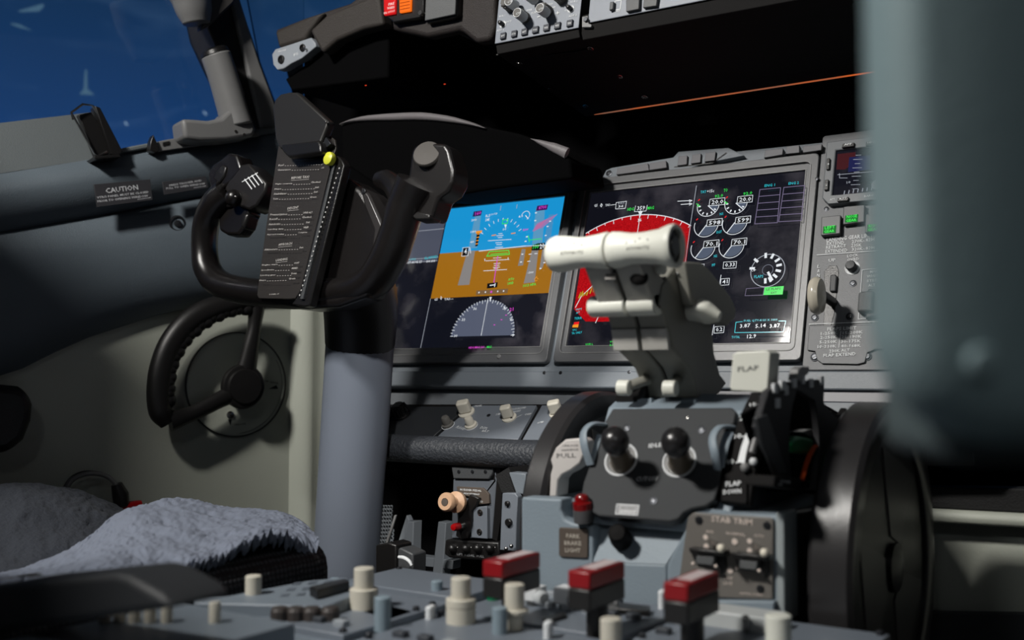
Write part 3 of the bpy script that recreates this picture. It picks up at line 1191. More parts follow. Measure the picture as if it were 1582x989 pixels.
for vv in (v1_, M.uv(660, 399, .002)[1], vA):
    d.line_uv([(-.345, vv), (uL - .002, vv)], .0008, LG)
d.line_uv([(uL, vB), (uL, -.2275)], .0008, LG)
d.text('DATE', (617, 404), (627, 403), 3, CY)
d.text('UTC', (633, 403), (642, 402), 3, CY)
d.text('ELAPSED', (656, 401), (676, 398), 3.4, CY)
d.text('00:00', (658, 406), (672, 405), 3.6, WH)
d.text('MON 17 AUG 21', (617, 409), (651, 406), 3.6, WH)
d.text('OFF', (627, 378), (636, 377), 3, LG)
# tapes
TP = glow((88, 150, 190))
TB = glow((132, 128, 126))
d.poly([(735, 327), (744, 326), (737, 383), (724, 384)], TP)
d.poly([(722, 388), (734, 387), (725, 440), (707, 441)], TB)
d.poly([(828, 322), (842, 320), (838, 376), (822, 378)], TP)
d.poly([(822, 385), (832, 384), (826, 436), (809, 438)], TB)
d.poly([(848, 332), (856, 331), (850, 374), (840, 376)], glow((70, 140, 190)))
d.poly([(838, 385), (848, 384), (838, 414), (833, 418)], TB)
d.poly([(806, 385), (812, 385), (808, 410), (800, 411)], TB)
d.poly([(732, 327), (745, 325), (743, 333), (730, 335)], glow((40, 30, 80)))
d.text('160', (734, 333), (743, 331), 5, MG)
d.poly([(830, 318), (847, 316), (845, 324), (828, 326)], glow((60, 20, 90)))
d.text('8700', (832, 324), (844, 322), 5, MG)
# pink glint of the far display
d.poly([(822, 358), (830, 345), (862, 330), (850, 342), (838, 352)], glow((150, 120, 175)))
d.poly([(824, 358), (828, 348), (846, 338), (836, 350)], glow((180, 110, 160)))
# speed bug window
d.poly([(716, 383), (724, 382), (722, 395), (714, 396)], BK)
d.line([(715, 383), (725, 382), (723, 395), (713, 396)], .8, WH, True)
d.text('4', (717, 393), (721, 392), 8, WH)
d.line([(727, 391), (726, 383)], 1.2, WH)
d.poly([(737, 358), (742, 357), (738, 380), (734, 381)], BK)
for k in range(4):
    d.line([(737.5 - k * .8, 362 + k * 5), (740.5 - k * .8, 361.5 + k * 5)], 1.6, AM)
d.text('200', (728, 342), (736, 341), 3, WH)
d.text('180', (727, 360), (735, 359), 3, WH)
d.text('40', (726, 376), (732, 375), 3, WH)
d.poly([(736, 357), (745, 356), (744, 360), (735, 361)], AM)
d.poly([(822, 379), (831, 376), (842, 375), (841, 385), (830, 387), (821, 387)], BK)
d.text('100', (823, 385), (832, 384), 7, GR)
d.text('20', (834, 385), (841, 383), 8, WH)
for x, y in ((817, 393), (826, 392), (815, 404)):
    d.line([(x, y), (x + 4, y - .4)], 1.2, WH)
d.text('-200', (815, 423), (824, 422), 3, WH)
# attitude symbols
cx = 770
for k, (dx, y, w) in enumerate(((2.4, 364, 5), (2, 371, 18), (1, 378, 4), (1, 382, 6), (.5, 375, 5), (2.6, 367, 3), (2.9, 361, 3), (-1.4, 402, 18), (-2, 407, 5), (-2.6, 410, 4), (-3, 413, 5), (-5, 417.5, 18), (-2, 398.5, 6), (-4, 415, 3))):
    d.line([(cx + dx - w, y + w * .06), (cx + dx + w, y - w * .06)], .9, WH)
d.line([(740, 388), (812, 380)], 1.2, WH)
d.line([(812, 380), (850, 379)], .8, WH)
for sgn in (-1, 1):
    d.line([(cx - 3 + sgn * 18, 402 - sgn), (cx - 3 + sgn * 18, 399 - sgn)], 1.2, WH)
d.line([(752, 396), (756, 389), (786, 387), (787, 393), (752, 396)], 1.4, GR)
d.line([(758, 393), (784, 391)], 1.2, GR)
d.line([(817, 371), (836, 369)], 1.3, GR)
d.line([(816, 364), (818, 374)], 1.3, GR)
d.line([(769, 396), (763, 437)], 1.5, MG)
cu_, cv_ = M.uv(772, 378, .002)
for a in range(30, 151, 12):
    r0, r1 = .0365, .041
    d.line_uv([(cu_ + r0 * math.cos(rad(a)), cv_ + r0 * math.sin(rad(a))), (cu_ + r1 * math.cos(rad(a)), cv_ + r1 * math.sin(rad(a)))], .0009, WH)
d.poly([(779, 347), (783, 347), (781, 353)], WH)
d.text('10', (777, 356), (782, 355.5), 3, WH)
d.line([(777, 340), (785, 339), (784, 345), (776, 346)], 1.4, GR, True)
for x, y in ((760, 364), (790, 361)):
    d.line([(x, y), (x + 6, y - 1)], 1.6, AM)
d.line([(774, 318), (773, 325)], 1, LG)
d.line([(799, 316), (798, 322)], 1, LG)
d.text('ILS', (750, 336), (757, 335), 4, WH)
d.text('110.1/128', (758, 333), (768, 331), 2.6, WH)
d.text('DME', (750, 342), (756, 341), 4, WH)
d.arc(812, 333, .007, -60, 170, .0008, WH, 14)
d.line([(812, 333), (816, 338)], 1.3, WH)
d.text('4.0', (801, 337), (808, 335), 3.5, WH)
for k, (x, y) in enumerate(((827, 329), (849, 342), (826, 341), (813, 366), (811, 373), (845, 350), (842, 364), (843, 397), (834, 415), (840, 406), (806, 393), (804, 405))):
    d.line([(x, y), (x + 2, y - .2)], 1.8, WH)
d.text('RW', (808, 357), (816, 356), 3, MG)
d.poly([(753, 438), (769, 436), (768, 444), (752, 446)], BK)
d.line([(757, 441), (765, 440)], 1.6, WH)
d.line([(765, 438), (764, 443)], 1.6, WH)
d.poly([(736, 449), (785, 446), (784, 453), (735, 456)], glow((120, 92, 60)))
for x in (740, 750, 769, 778):
    d.sector(x, 452 - (x - 740) * .06, .0013, 0, 360, WH, 8, False)
d.sector(759, 451, .0018, 0, 360, MG, 8, False)
d.text('AUTO', (785, 434), (794, 433), 4, GR)
d.text('LAND', (784, 440), (793, 439), 4, GR)
d.text('1013 HPA', (808, 444), (828, 441), 4.4, GR)
d.text('CT', (828, 436), (833, 430), 6, AM)
d.text('GS', (671, 465), (676, 464), 3.5, WH)
d.text('0', (680, 464), (683, 463), 6, WH)
d.text('TAS---', (686, 464), (700, 463), 3, WH)
# compass rose
_, vC = M.uv(748, 521, .002)
uC = M.uv(757, 459, .002)[0]
uCr = M.uv(748, 521, .002)[0]
ul, ur = M.uv(700, 521, .002)[0], M.uv(797, 520, .002)[0]
RC = (ur - ul) / 2
d.h += .0001
cen = ((ul + ur) / 2, vC)
d.poly_uv([(cen[0] + RC * math.cos(rad(a)), vC + RC * math.sin(rad(a))) for a in range(0, 181, 6)], glow((84, 90, 108)))
d.h += .0001
for a in range(0, 181, 5):
    r1 = RC * (.91 if a % 10 == 0 else .95)
    d.line_uv([(cen[0] + RC * math.cos(rad(a)), vC + RC * math.sin(rad(a))), (cen[0] + r1 * math.cos(rad(a)), vC + r1 * math.sin(rad(a)))], .0008, WH)
d.line_uv([(cen[0], vC), (cen[0], vC + RC * 1.03)], .0008, WH)
d.poly([(756, 459), (760, 459), (757, 466)], WH)
for t, x, y in (('33', 715, 494), ('30', 703, 519), ('36', 733, 477), ('3', 778, 476), ('6', 789, 494), ('9', 792, 518)):
    d.text(t, (x - 2, y + 2), (x + 3, y + 2), 4, WH)
d.text('21', (787, 481), (793, 480), 5, MG)
for x, y in ((781, 487), (774, 494), (763, 502)):
    d.line([(x, y), (x + 1.6, y)], 1.4, MG)
d.text('HDG MAG 360', (724, 539), (748, 538), 3.4, MG)
d.text('MAG', (752, 538), (759, 537.6), 3.4, GR)
d.build('screen_graphics', sc1, smooth=0)
b = MB()
u, v = M.uv(771, 551, .008)
b.disc(M, u, v, .0032, .006, .010, SILV, 16, .001)
b.build('light_sensor', d1)

# ---------------- inboard display
d2 = display('engine_map_display', 'centre display showing the red terrain map and round engine gauges', .0025, -.2275, .3095, -.0005, (.0145, .0235, .0165, .0205))
b = MB()
b.box(M, .0025, -.2275, .3095, -.0005, -.002, .002, SCR)
sc2 = b.build('screen', d2, smooth=0)
d = Draw(M.off(.002))
uV = M.uv(1076, 290, .002)[0]
uV2 = M.uv(1060, 400, .002)[0]
# red terrain area clipped by the range arc
pA, pB, pC = [M.uv(*p, .002) for p in ((910, 358), (990, 332), (1064, 347))]


def circ(p, q, r):
    ax, ay = p
    bx, by = q
    cx_, cy_ = r
    D = 2 * (ax * (by - cy_) + bx * (cy_ - ay) + cx_ * (ay - by))
    ux = ((ax * ax + ay * ay) * (by - cy_) + (bx * bx + by * by) * (cy_ - ay) + (cx_ * cx_ + cy_ * cy_) * (ay - by)) / D
    uy = ((ax * ax + ay * ay) * (cx_ - bx) + (bx * bx + by * by) * (ax - cx_) + (cx_ * cx_ + cy_ * cy_) * (bx - ax)) / D
    return ux, uy, math.hypot(ax - ux, ay - uy)


cxm, cym, Rm = circ(pA, pB, pC)
REDT = bpy.data.materials.new('terrain_red')
REDT.use_nodes = True
_n = REDT.node_tree
_b = _n.nodes['Principled BSDF']
_b.inputs['Base Color'].default_value = (.004, .0, .0, 1)
_b.inputs['Roughness'].default_value = .1
_b.inputs['Specular IOR Level'].default_value = .2
_nz = _n.nodes.new('ShaderNodeTexNoise')
_nz.inputs['Scale'].default_value = 900
_tc = _n.nodes.new('ShaderNodeTexCoord')
_n.links.new(_tc.outputs['Object'], _nz.inputs['Vector'])
_cr = _n.nodes.new('ShaderNodeValToRGB')
_cr.color_ramp.elements[0].position = .35
_cr.color_ramp.elements[0].color = lin((140, 8, 14)) + (1,)
_cr.color_ramp.elements[1].position = .65
_cr.color_ramp.elements[1].color = lin((196, 20, 28)) + (1,)
_n.links.new(_nz.outputs['Fac'], _cr.inputs[0])
_n.links.new(_cr.outputs[0], _b.inputs['Emission Color'])
_b.inputs['Emission Strength'].default_value = 1
vR = M.uv(905, 498, .002)[1]
pts = []
for k in range(25):
    u = .0045 + (uV - .001 - .0045) * k / 24
    pts.append((u, cym + math.sqrt(max(0, Rm * Rm - (u - cxm) ** 2))))
pts2 = [(uV - .001, vR), (M.uv(930, 498, .002)[0], vR), (M.uv(905, 496, .002)[0], vR + .001), (.0045, M.uv(887, 478, .002)[1])]
d.poly_uv(pts + pts2, REDT)
d.line_uv(pts, .0012, WH)
for k in range(13):
    a = 90 + (k - 6) * 5 - 1
    u, v = cxm + Rm * math.cos(rad(a)), cym + Rm * math.sin(rad(a))
    if .005 < u < uV:
        l = .006 if k % 2 else .0035
        d.line_uv([(u, v), (u - l * math.cos(rad(a)), v - l * math.sin(rad(a)))], .0009, WH)
d.line([(990, 325), (983, 372)], 1, WH)
d.poly([(986, 327), (993, 326), (989, 335)], WH)
d.text('36', (985, 343), (991, 342), 5, WH)
d.line([(889, 475), (898, 458), (915, 442), (932, 429), (945, 423)], 1.2, WH)
d.line([(920, 499), (926, 486), (932, 479)], 1.2, WH)
for k in range(26):
    t = random.random()
    x, y = 892 + 46 * t, 462 - 26 * t + random.uniform(-4, 4)
    d.line([(x, y), (x + 2, y - 5)], 1.2, YL)
for k in range(16):
    x, y = 905 + 30 * random.random(), 486 - 14 * random.random()
    d.line([(x, y), (x + 2.5, y - 1)], 1.6, YL)
d.text('GS', (918, 320), (923, 319), 4, WH)
d.text('0', (927, 321), (931, 320), 6.5, WH)
d.text('TAS', (935, 319), (942, 318), 3.4, WH)
d.line([(943, 317), (951, 316)], .8, WH)
d.line([(952, 313), (968, 311), (966, 322), (951, 323)], .8, WH, True)
d.text('RWY', (955, 316), (965, 315), 2.4, LG)
d.text('36', (955, 321), (963, 320), 3.6, WH)
d.text('HDG', (969, 326), (979, 325), 4.6, GR)
d.text('359', (984, 325), (996, 324), 6, WH)
d.line([(982, 318), (980, 327), (998, 326), (1000, 317)], .8, WH)
d.text('MAG', (1000, 324), (1010, 323), 4.6, GR)
for y in (311, 316):
    d.line([(1047 + (y - 311), y), (1066, y - 1)], 1.1, WH)
    d.line([(1065, y - 2), (1069, y - 1), (1065, y + 1)], 1.2, WH)
d.line([(1076, 287), (1067, 345), (1058, 410)], 1.0, LG)
d.text('WPT', (889, 480), (899, 479), 3, CY)
d.text('APT', (890, 485), (896, 484), 3, CY)
d.text('TERR', (887, 494), (899, 493), 3.4, CY)
d.poly([(887, 498), (895, 497), (894, 501), (886, 502)], RD)
d.poly([(885, 502), (894, 501), (893, 506), (884, 506)], AM)
d.text('TFC', (884, 512), (891, 511), 3, CY)
d.text('TA ONLY', (883, 517), (899, 515), 3.4, CY)
d.text('VOR L', (904, 534), (916, 533), 3.2, GR)
d.text('VOR', (942, 530), (951, 529), 3.2, GR)
d.text('R DME', (942, 535), (953, 534), 3.2, GR)
# engine instruments
d.text('TAT', (1082, 299), (1091, 298), 4, CY)
d.text('+15c', (1092, 298), (1103, 297), 4.5, WH)
d.text('TO', (1118, 297), (1124, 296), 5, GR)
d.text('92.0', (1104, 306), (1117, 304), 4.6, GR)
d.text('92.0', (1148, 302), (1162, 300), 4.6, GR)


def gauge(cx_, cy_, r, val, bx, by, needle, ticks=False):
    DK = glow((78, 88, 106))
    d.sector(cx_, cy_, r * .9, needle - 360 if needle > 180 else needle, -4, DK, 12)
    d.arc(cx_, cy_, r, 165, 362, .0009, WH, 22)
    if ticks:
        for a in range(180, 361, 30):
            u, v = d.fr.uv(cx_, cy_, d.h)
            d.line_uv([(u + r * .72 * math.cos(rad(a)), v + r * .72 * math.sin(rad(a))), (u + r * .86 * math.cos(rad(a)), v + r * .86 * math.sin(rad(a)))], .0018, WH)
        d.line([(cx_ - 18, cy_ - 3), (cx_ - 13, cy_), (cx_ - 17, cy_ + 1)], 1.2, GR)
    u, v = d.fr.uv(cx_, cy_, d.h)
    d.line_uv([(u, v), (u + r * .95 * math.cos(rad(needle)), v + r * .95 * math.sin(rad(needle)))], .0012, WH)
    d.line([(cx_ - 13, cy_ - 10), (cx_ - 15, cy_ - 8)], 1.6, RD)
    d.poly([(bx, by), (bx + 23, by - 2.5), (bx + 22, by + 8), (bx - 1.5, by + 10)], BK)
    d.line([(bx, by), (bx + 23, by - 2.5), (bx + 22, by + 8), (bx - 1.5, by + 10)], .9, WH, True)
    d.text(val, (bx + 2, by + 8), (bx + 20, by + 6.5), 6.5, WH)


gauge(1094, 318, .0150, '20.0', 1097, 308, -42, True)
gauge(1137, 314, .0150, '20.0', 1140, 304, -42, True)
gauge(1091, 348, .0165, '598', 1093, 340, 236)
gauge(1135, 344, .0165, '599', 1137, 336, 236)
gauge(1086, 383, .0165, '70.1', 1088, 373, 236)
gauge(1130, 380, .0165, '70.1', 1131, 370, 236)
for t, x, y in (('N1', 1112, 333), ('EGT', 1107, 361), ('N2', 1103, 398), ('FF', 1100, 412)):
    d.text(t, (x, y), (x + (8 if t == 'EGT' else 5), y - 1), 4, CY)
for t, x, y, w in (('0.33', 1118, 414, 20), ('.33', 1074, 418, 14), ('41', 1114, 440, 13), ('0.2', 1104, 514, 15), ('75', 1080, 470, 12)):
    d.line([(x, y - 9), (x + w, y - 10), (x + w - 1, y), (x - 1, y + 1)], .8, WH, True)
    d.text(t, (x + 2, y - 1.4), (x + w - 3, y - 2.4), 6, WH)
d.line([(1114, 425), (1111, 444)], 1, WH)
d.line([(1103, 502), (1100, 518)], 1, WH)
d.line([(1096, 518), (1101, 517)], 1.2, WH)
d.line([(1108, 440), (1112, 439)], 1.2, WH)
for x0 in (1176, 1213):
    t = 'ENG 1' if x0 < 1200 else 'ENG 2'
    dy = -(x0 - 1176) * .09
    d.text(t, (x0 + 5, 289 + dy), (x0 + 21, 287.5 + dy), 4, CY)
    L = [(x0 - 2, 293 + dy), (x0 + 30, 290 + dy), (x0 + 25, 344 + dy), (x0 - 10, 346 + dy)]
    d.line(L, 1, glow((120, 110, 140)), True)
    for k in range(1, 5):
        f = k / 5
        a = (L[0][0] * (1 - f) + L[3][0] * f, L[0][1] * (1 - f) + L[3][1] * f)
        c = (L[1][0] * (1 - f) + L[2][0] * f, L[1][1] * (1 - f) + L[2][1] * f)
        d.line([a, c], 1, glow((120, 110, 140)))
# flap gauge
d.arc(1186, 418, .0215, 0, 360, .001, LG, 36)
d.arc(1186, 417, .0068, 0, 360, .0008, GG, 18)
u, v = M.uv(1186, 418, .002)
for a in (95, 65, 35, 10, -15, -40, -65, -85, 140, 178):
    d.line_uv([(u + .0145 * math.cos(rad(a)), v + .0145 * math.sin(rad(a))), (u + .0195 * math.cos(rad(a)), v + .0195 * math.sin(rad(a)))], .0032, WH)
d.line_uv([(u + .004, v - .006), (u + .010, v - .016)], .003, WH)
d.text('FLAPS', (1165, 430), (1179, 429), 4.4, CY)
d.text('UP', (1161, 420), (1168, 419), 3, WH)
d.poly([(1181, 444), (1211, 442), (1209, 455), (1179, 456)], GR)
d.text('LE FLAPS', (1184, 449), (1206, 447.5), 3.4, BK)
d.text('EXT', (1191, 454), (1200, 453.4), 3, BK)
d.line([(1153, 446), (1181, 444), (1179, 456), (1151, 457)], .8, glow((110, 100, 130)), True)
d.line([(1147, 497), (1137, 498), (1135, 514), (1210, 513), (1214, 496), (1203, 496)], 1.1, CY)
d.text('FUEL QTY-KGS X 1000', (1149, 498), (1201, 496), 3.8, CY)
for t, x in (('3.87', 1143), ('5.14', 1167), ('3.87', 1189)):
    d.text(t, (x, 507), (x + 16, 505.6), 6, WH)
d.text('TOTAL', (1130, 523), (1143, 522.5), 3.8, CY)
d.text('12.9', (1154, 523), (1168, 522), 6, WH)
d.build('screen_graphics', sc2, smooth=0)

# dark engraving around the displays and small screws
for i, (x, y) in enumerate(((886, 311), (1262, 276))):
    screw(M, x, y, 2.2, parent=(d1, d2)[i], h=.008)

# annunciator keys above the centre display
ANG = mat('annunciator_face', (104, 104, 108), .5)
an = thing('annunciator_row', 'row of small grey annunciator keys on top of the centre display', 'annunciators', M.hit(1080, 250))
b = MB()
b.px(M, [(930, 275), (936, 263), (945, 259), (1040, 243), (1048, 234), (1125, 228), (1150, 240), (1090, 252), (1060, 262), (952, 276)], -.004, .006, GREY)
b.build('mounting_strip', an, bevel=.001)
for pts, h in (([(953, 260), (1001, 252), (1003, 263), (952, 270)], .012), ([(1003, 252), (1029, 248), (1030, 259), (1003, 263)], .012),
               ([(1048, 241), (1062, 240), (1061, 254), (1046, 256)], .010), ([(1069, 239), (1083, 237), (1082, 251), (1067, 253)], .010), ([(1090, 236), (1106, 234), (1104, 248), (1088, 250)], .010),
               ([(1182, 232), (1210, 229), (1209, 239), (1180, 244)], .012), ([(1215, 226), (1235, 224), (1235, 236), (1213, 238)], .010), ([(1240, 226), (1270, 222), (1269, 232), (1240, 236)], .012)):
    b = MB()
    b.px(M, pts, 0, h, ANG, BLACK)
    b.build('key', an, bevel=.0008)
screw(M, 941, 268, 4, parent=an, h=.006)
d = Draw(M.off(.0065))
d.line([(1042, 258), (1100, 252), (1122, 236)], 1.6, BLACK)
d.build('groove', an, smooth=0)

# ---------------- landing gear panel
gp = thing('landing_gear_panel', 'grey centre panel with landing gear placards, three green lights and lever slot', 'panel', M.hit(1320, 560))
uG0 = M.uv(1262, 330)[0]
b = MB()
b.prism(M, rrect(.327, -.262, .50, .045, .004), -.003, .004, mat('gear_panel_grey', (104, 106, 109), .45, bump=.15, scale=900))
b.build('face_plate', gp, bevel=.001)
GPM = _m['gear_panel_grey']
b = MB()
b.px(M, [(1247, 541), (1259, 543), (1262, 556), (1270, 562), (1325, 563), (1336, 560), (1340, 545), (1352, 540), (1480, 535), (1480, 500), (1250, 503)], .004, .007, GPM, BLACK)
b.build('lower_plate', gp, bevel=.0008)
for x, y, r in ((1259, 552, 7), (1340, 551, 7), (1259, 491, 6), (1313, 489, 6), (1318, 438, 5.5), (1277, 323, 4)):
    screw(M, x, y, r * .8, parent=gp, h=.004)
b = MB()
b.px(M, [(1273, 478), (1273, 420), (1282, 410), (1293, 410), (1296, 420), (1290, 480), (1284, 504), (1272, 504)], .0035, .0046, BLACK)
o = b.build('lever_slot', gp, bevel=.0005)
b = MB()
b.px(M, [(1281, 450), (1282, 425), (1290, 423), (1293, 427), (1291, 450)], .004, .009, DGREY)
b.build('slot_guard', gp, bevel=.0015)
d = Draw(M.off(.0042))
for t, p0, p1, h in (('LANDING GEAR LIMIT', (1277, 374), (1348, 366), 6), ('EXTEND', (1277, 379), (1304, 377), 5), ('270K-.82M', (1316, 376), (1351, 372), 5), ('RETRACT', (1276, 385), (1307, 382), 5), ('235K', (1315, 382), (1331, 381), 5),
                     ('EXTENDED', (1275, 391), (1309, 389), 5), ('320K-.82M', (1316, 388), (1351, 385), 5), ('UP', (1280, 405), (1291, 404), 5), ('LOCK', (1309, 398), (1326, 396), 4.5), ('OVRD', (1309, 404), (1327, 402), 4.5),
                     ('MAIN', (1344, 422), (1358, 420), 4), ('WHEEL', (1339, 429), (1360, 427), 4), ('STEER', (1339, 436), (1360, 434), 4), ('ALT', (1341, 443), (1352, 442), 4)):
    d.text(t, p0, p1, h, WHITE)
d.line([(1262, 394), (1363, 387)], 1.2, WHITE)
d.line([(1363, 414), (1332, 417), (1326, 493), (1340, 492)], 1.0, WHITE)
ld = 'LANDG'
for k, c in enumerate(ld[:4]):
    d.text(c, (1262.5 - k * .3, 414 + 7 * k), (1266.5 - k * .3, 414 + 7 * k), 5, WHITE)
d.line([(1250, 501), (1356, 497)], 1.2, WHITE)
d.build('lettering', gp, smooth=0)
d = Draw(M.off(.0072))
for t, p0, p1, h in (('FLAPS LIMIT', (1278, 511), (1323, 509), 5), ('1-250K', (1268, 518), (1294, 516), 4.6), ('15-200K', (1302, 517), (1333, 515), 4.6), ('2-250K', (1267, 524), (1293, 523), 4.6), ('25-190K', (1300, 523), (1331, 522), 4.6),
                     ('5-250K', (1266, 531), (1293, 530), 4.6), ('30-175K', (1299, 530), (1330, 529), 4.6), ('10-210K', (1263, 538), (1292, 537), 4.6), ('40-168K', (1299, 537), (1330, 536), 4.6),
                     ('230K ALT', (1281, 545), (1313, 543), 4.6), ('FLAP EXTEND', (1272, 552), (1322, 549), 5)):
    d.text(t, p0, p1, h, WHITE)
d.line([(1299, 512), (1296, 537)], 1.0, WHITE)
d.build('limit_lettering', gp, smooth=0)
for nm, pts, tt, xy in (('left_gear_light', [(1269, 335), (1299, 332), (1298, 361), (1268, 364)], ('LEFT', 'GEAR'), (1274, 356)), ('nose_gear_light', [(1303, 319), (1336, 316), (1335, 343), (1302, 347)], ('NOSE', 'GEAR'), (1308, 339)),
                        ('right_gear_light', [(1337, 331), (1366, 328), (1365, 356), (1336, 360)], ('RIGHT', 'GEAR'), (1342, 353))):
    b = MB()
    b.px(M, pts, .002, .012, mat('lamp_block', (82, 84, 86), .4), BLACK)
    o = b.build(nm, gp, bevel=.001)
    d = Draw(M.off(.012))
    x, y = xy
    d.poly([(x - 2, y - 6), (x + 18, y - 8), (x + 17, y + 4), (x - 3, y + 5)], glow((22, 110, 40)))
    d.text(tt[0], (x, y - 1.6), (x + 16, y - 3.4), 4.4, glow((70, 255, 90)))
    d.text(tt[1], (x - 1, y + 4.2), (x + 15, y + 2.6), 4.4, glow((70, 255, 90)))
    d.build('lit_lettering', o, smooth=0)
b = MB()
u, v = M.uv(1317, 414, .004)
b.lathe(M.P(u, v, .004), M.n, [(.0088, 0), (.0088, .0008), (.0078, .001), (.0078, .0001), (.0005, .0001)], WHITE, 24)
b.lathe(M.P(u, v, .004), M.n, [(.006, 0), (.006, .009), (.005, .011), (.0005, .0115)], DGREY, 18)
b.build('override_knob', gp)
b = MB()
b.px(M, [(1326, 452), (1331, 450), (1349, 448), (1347, 480), (1324, 481)], .004, .016, BTNG)
b.px(M, [(1340, 446), (1362, 444), (1360, 488), (1336, 492)], .004, .010, DGREY)
b.build('switch_guard', gp, bevel=.002)

gl = thing('gear_lever', 'landing gear lever with a cloudy wheel-shaped knob in front of the grey panel', 'lever', M.hit(1284, 480))
b = MB()
_p0, _p1 = M.hit(1288, 468, .004), M.hit(1266, 452, .05)
b.tube([_p0, _p1], [(.006, .0045)] * 2, BLACK, 12)
b.build('arm', gl)
b = MB()
_c = M.hit(1262, 457, .055)
b.lathe(_c - V((.0075, 0, 0)), (1, 0, 0), [(.010, 0), (.019, .002), (.0215, .006), (.0215, .009), (.019, .013), (.010, .015)], CLEARK, 28, squash=.9)
b.build('knob', gl)

# ---------------- standby display
sb = thing('standby_display', 'small square standby display at the top of the gear panel', 'display', M.hit(1330, 300))
su0, sv0 = M.uv(1286, 303, .012)
_, sv1 = M.uv(1293, 233, .012)
su1 = su0 + .085
b = MB()
q = [(su0 - .012, sv0 - .002), (su0 - .004, sv0 - .011), (su1 + .004, sv0 - .011), (su1 + .012, sv0 - .002), (su1 + .012, sv1 + .013), (su0 - .012, sv1 + .013)]
b.ring(M, q, [(su0, sv0), (su0 + .01, sv0), (su1 - .01, sv0), (su1, sv0), (su1, sv1), (su0, sv1)], .003, .014, mat('standby_bezel', (104, 108, 112), .4))
b.build('bezel', sb, bevel=.0012)
b = MB()
b.box(M, su0, sv0, su1, sv1, .003, .0105, SCR)
s3 = b.build('screen', sb, smooth=0)
d = Draw(M.off(.0105))
d.poly([(1294, 238), (1322, 235), (1321, 252), (1305, 262), (1292, 262)], glow((64, 22, 26)))
d.poly([(1312, 243), (1345, 240), (1344, 262), (1310, 266)], glow((26, 30, 72)))
for k in range(9):
    w = 7 if k % 2 else 4
    d.line([(1326 - k * .6 - w, 240 + k * 6.5), (1326 - k * .6 + w, 239.6 + k * 6.5)], .8, LG)
d.line([(1294, 270), (1350, 265)], .8, LG)
d.line([(1297, 268), (1297, 275), (1309, 275)], .8, LG)
d.text('10', (1308, 284), (1314, 283), 3.6, LG)
d.sector(1355, 285, .0068, 0, 360, glow((150, 152, 155)), 20, False)
for k in range(7):
    d.line([(1304 + 7 * k, 300 - k), (1305 + 7 * k, 295 - k)], 1.3, LG)
d.build('screen_graphics', s3, smooth=0)
for pts in ([(1277, 245), (1282, 244), (1281, 261), (1276, 262)], [(1274, 278), (1280, 277), (1279, 293), (1273, 294)], [(1294, 306), (1311, 304), (1310, 310), (1293, 311)], [(1302, 222), (1320, 220), (1319, 226), (1300, 228)], [(1338, 219), (1357, 217), (1356, 223), (1337, 225)]):
    b = MB()
    b.px(M, pts, .013, .0175, BLACK)
    b.build('key', sb, bevel=.0006)
d = Draw(M.off(.0176))
d.text('RST', (1297, 309), (1308, 307.6), 3, WHITE)
d.text('APP', (1304, 225), (1316, 223.6), 3, WHITE)
d.text('HP/IN', (1340, 222), (1354, 220.5), 3, WHITE)
d.text('+', (1278, 255), (1281, 254.8), 3, WHITE)
d.text('-', (1275.5, 287), (1278, 286.8), 1, WHITE)
d.build('key_lettering', sb, smooth=0)
d = Draw(M.off(.0142))
d.text('ATT', (1282, 310), (1290, 309), 3, WHITE)
d.text('BARO', (1335, 305), (1350, 303), 3.4, WHITE)
d.build('bezel_lettering', sb, smooth=0)
# ================================================================ LOWER SHELF with knobs
_o = M.hit(800, 625, .0)
TS = Fr(_o, (1, 0, 0), (0, math.cos(rad(36)), math.sin(rad(36))))
SHG = mat('shelf_panel_grey', (112, 118, 126), .4, bump=.1, scale=800)
ls = thing('lighting_shelf', 'sloping grey shelf panel with cream knobs below the displays', 'control panel', TS.P(0, -.05, 0))
b = MB()
b.px(TS, [(560, 625), (1500, 625), (1500, 690), (500, 690)], -.03, -.004, BLACK)
b.build('base', ls)
b = MB()
b.px(TS, [(730, 626), (829, 626), (800, 679), (670, 679)], -.004, .002, SHG)
b.build('knob_panel', ls, bevel=.001)
b = MB()
b.px(TS, [(837, 626), (960, 626), (950, 679), (807, 679)], -.004, .002, SHG)
b.build('side_knob_panel', ls, bevel=.001)
b = MB()
b.px(TS, [(580, 628), (722, 628), (664, 679), (520, 679)], -.004, .001, mat('shelf_panel_dark', (40, 42, 45), .45))
b.build('dark_panel', ls, bevel=.001)
d = Draw(TS.off(.002))
for t, p0, p1, h in (('PANEL', (733, 629), (744, 628), 2.4), ('FLOOD', (704, 661), (716, 665), 3), ('DSPL', (741, 662), (752, 664), 3), ('BRT', (744, 667), (754, 668), 2.4), ('BACKGROUND', (790, 634), (812, 631), 2.6), ('BRIGHT', (792, 638), (804, 636), 2.6), ('OFF', (810, 642), (820, 641), 2.6), ('DIM', (766, 642), (772, 641), 2.6),
                      ('OUTBD', (830, 655), (840, 653), 2.6), ('NORM', (862, 632), (880, 630), 3)):
    d.text(t, p0, p1, h, WHITE)
d.line([(798, 645), (806, 641)], .9, WHITE)
d.build('lettering', ls, smooth=0)
for x, y, r in ((755, 642, 2.6), (700, 652, 2)):
    screw(TS, x, y, r, parent=ls, h=.002)
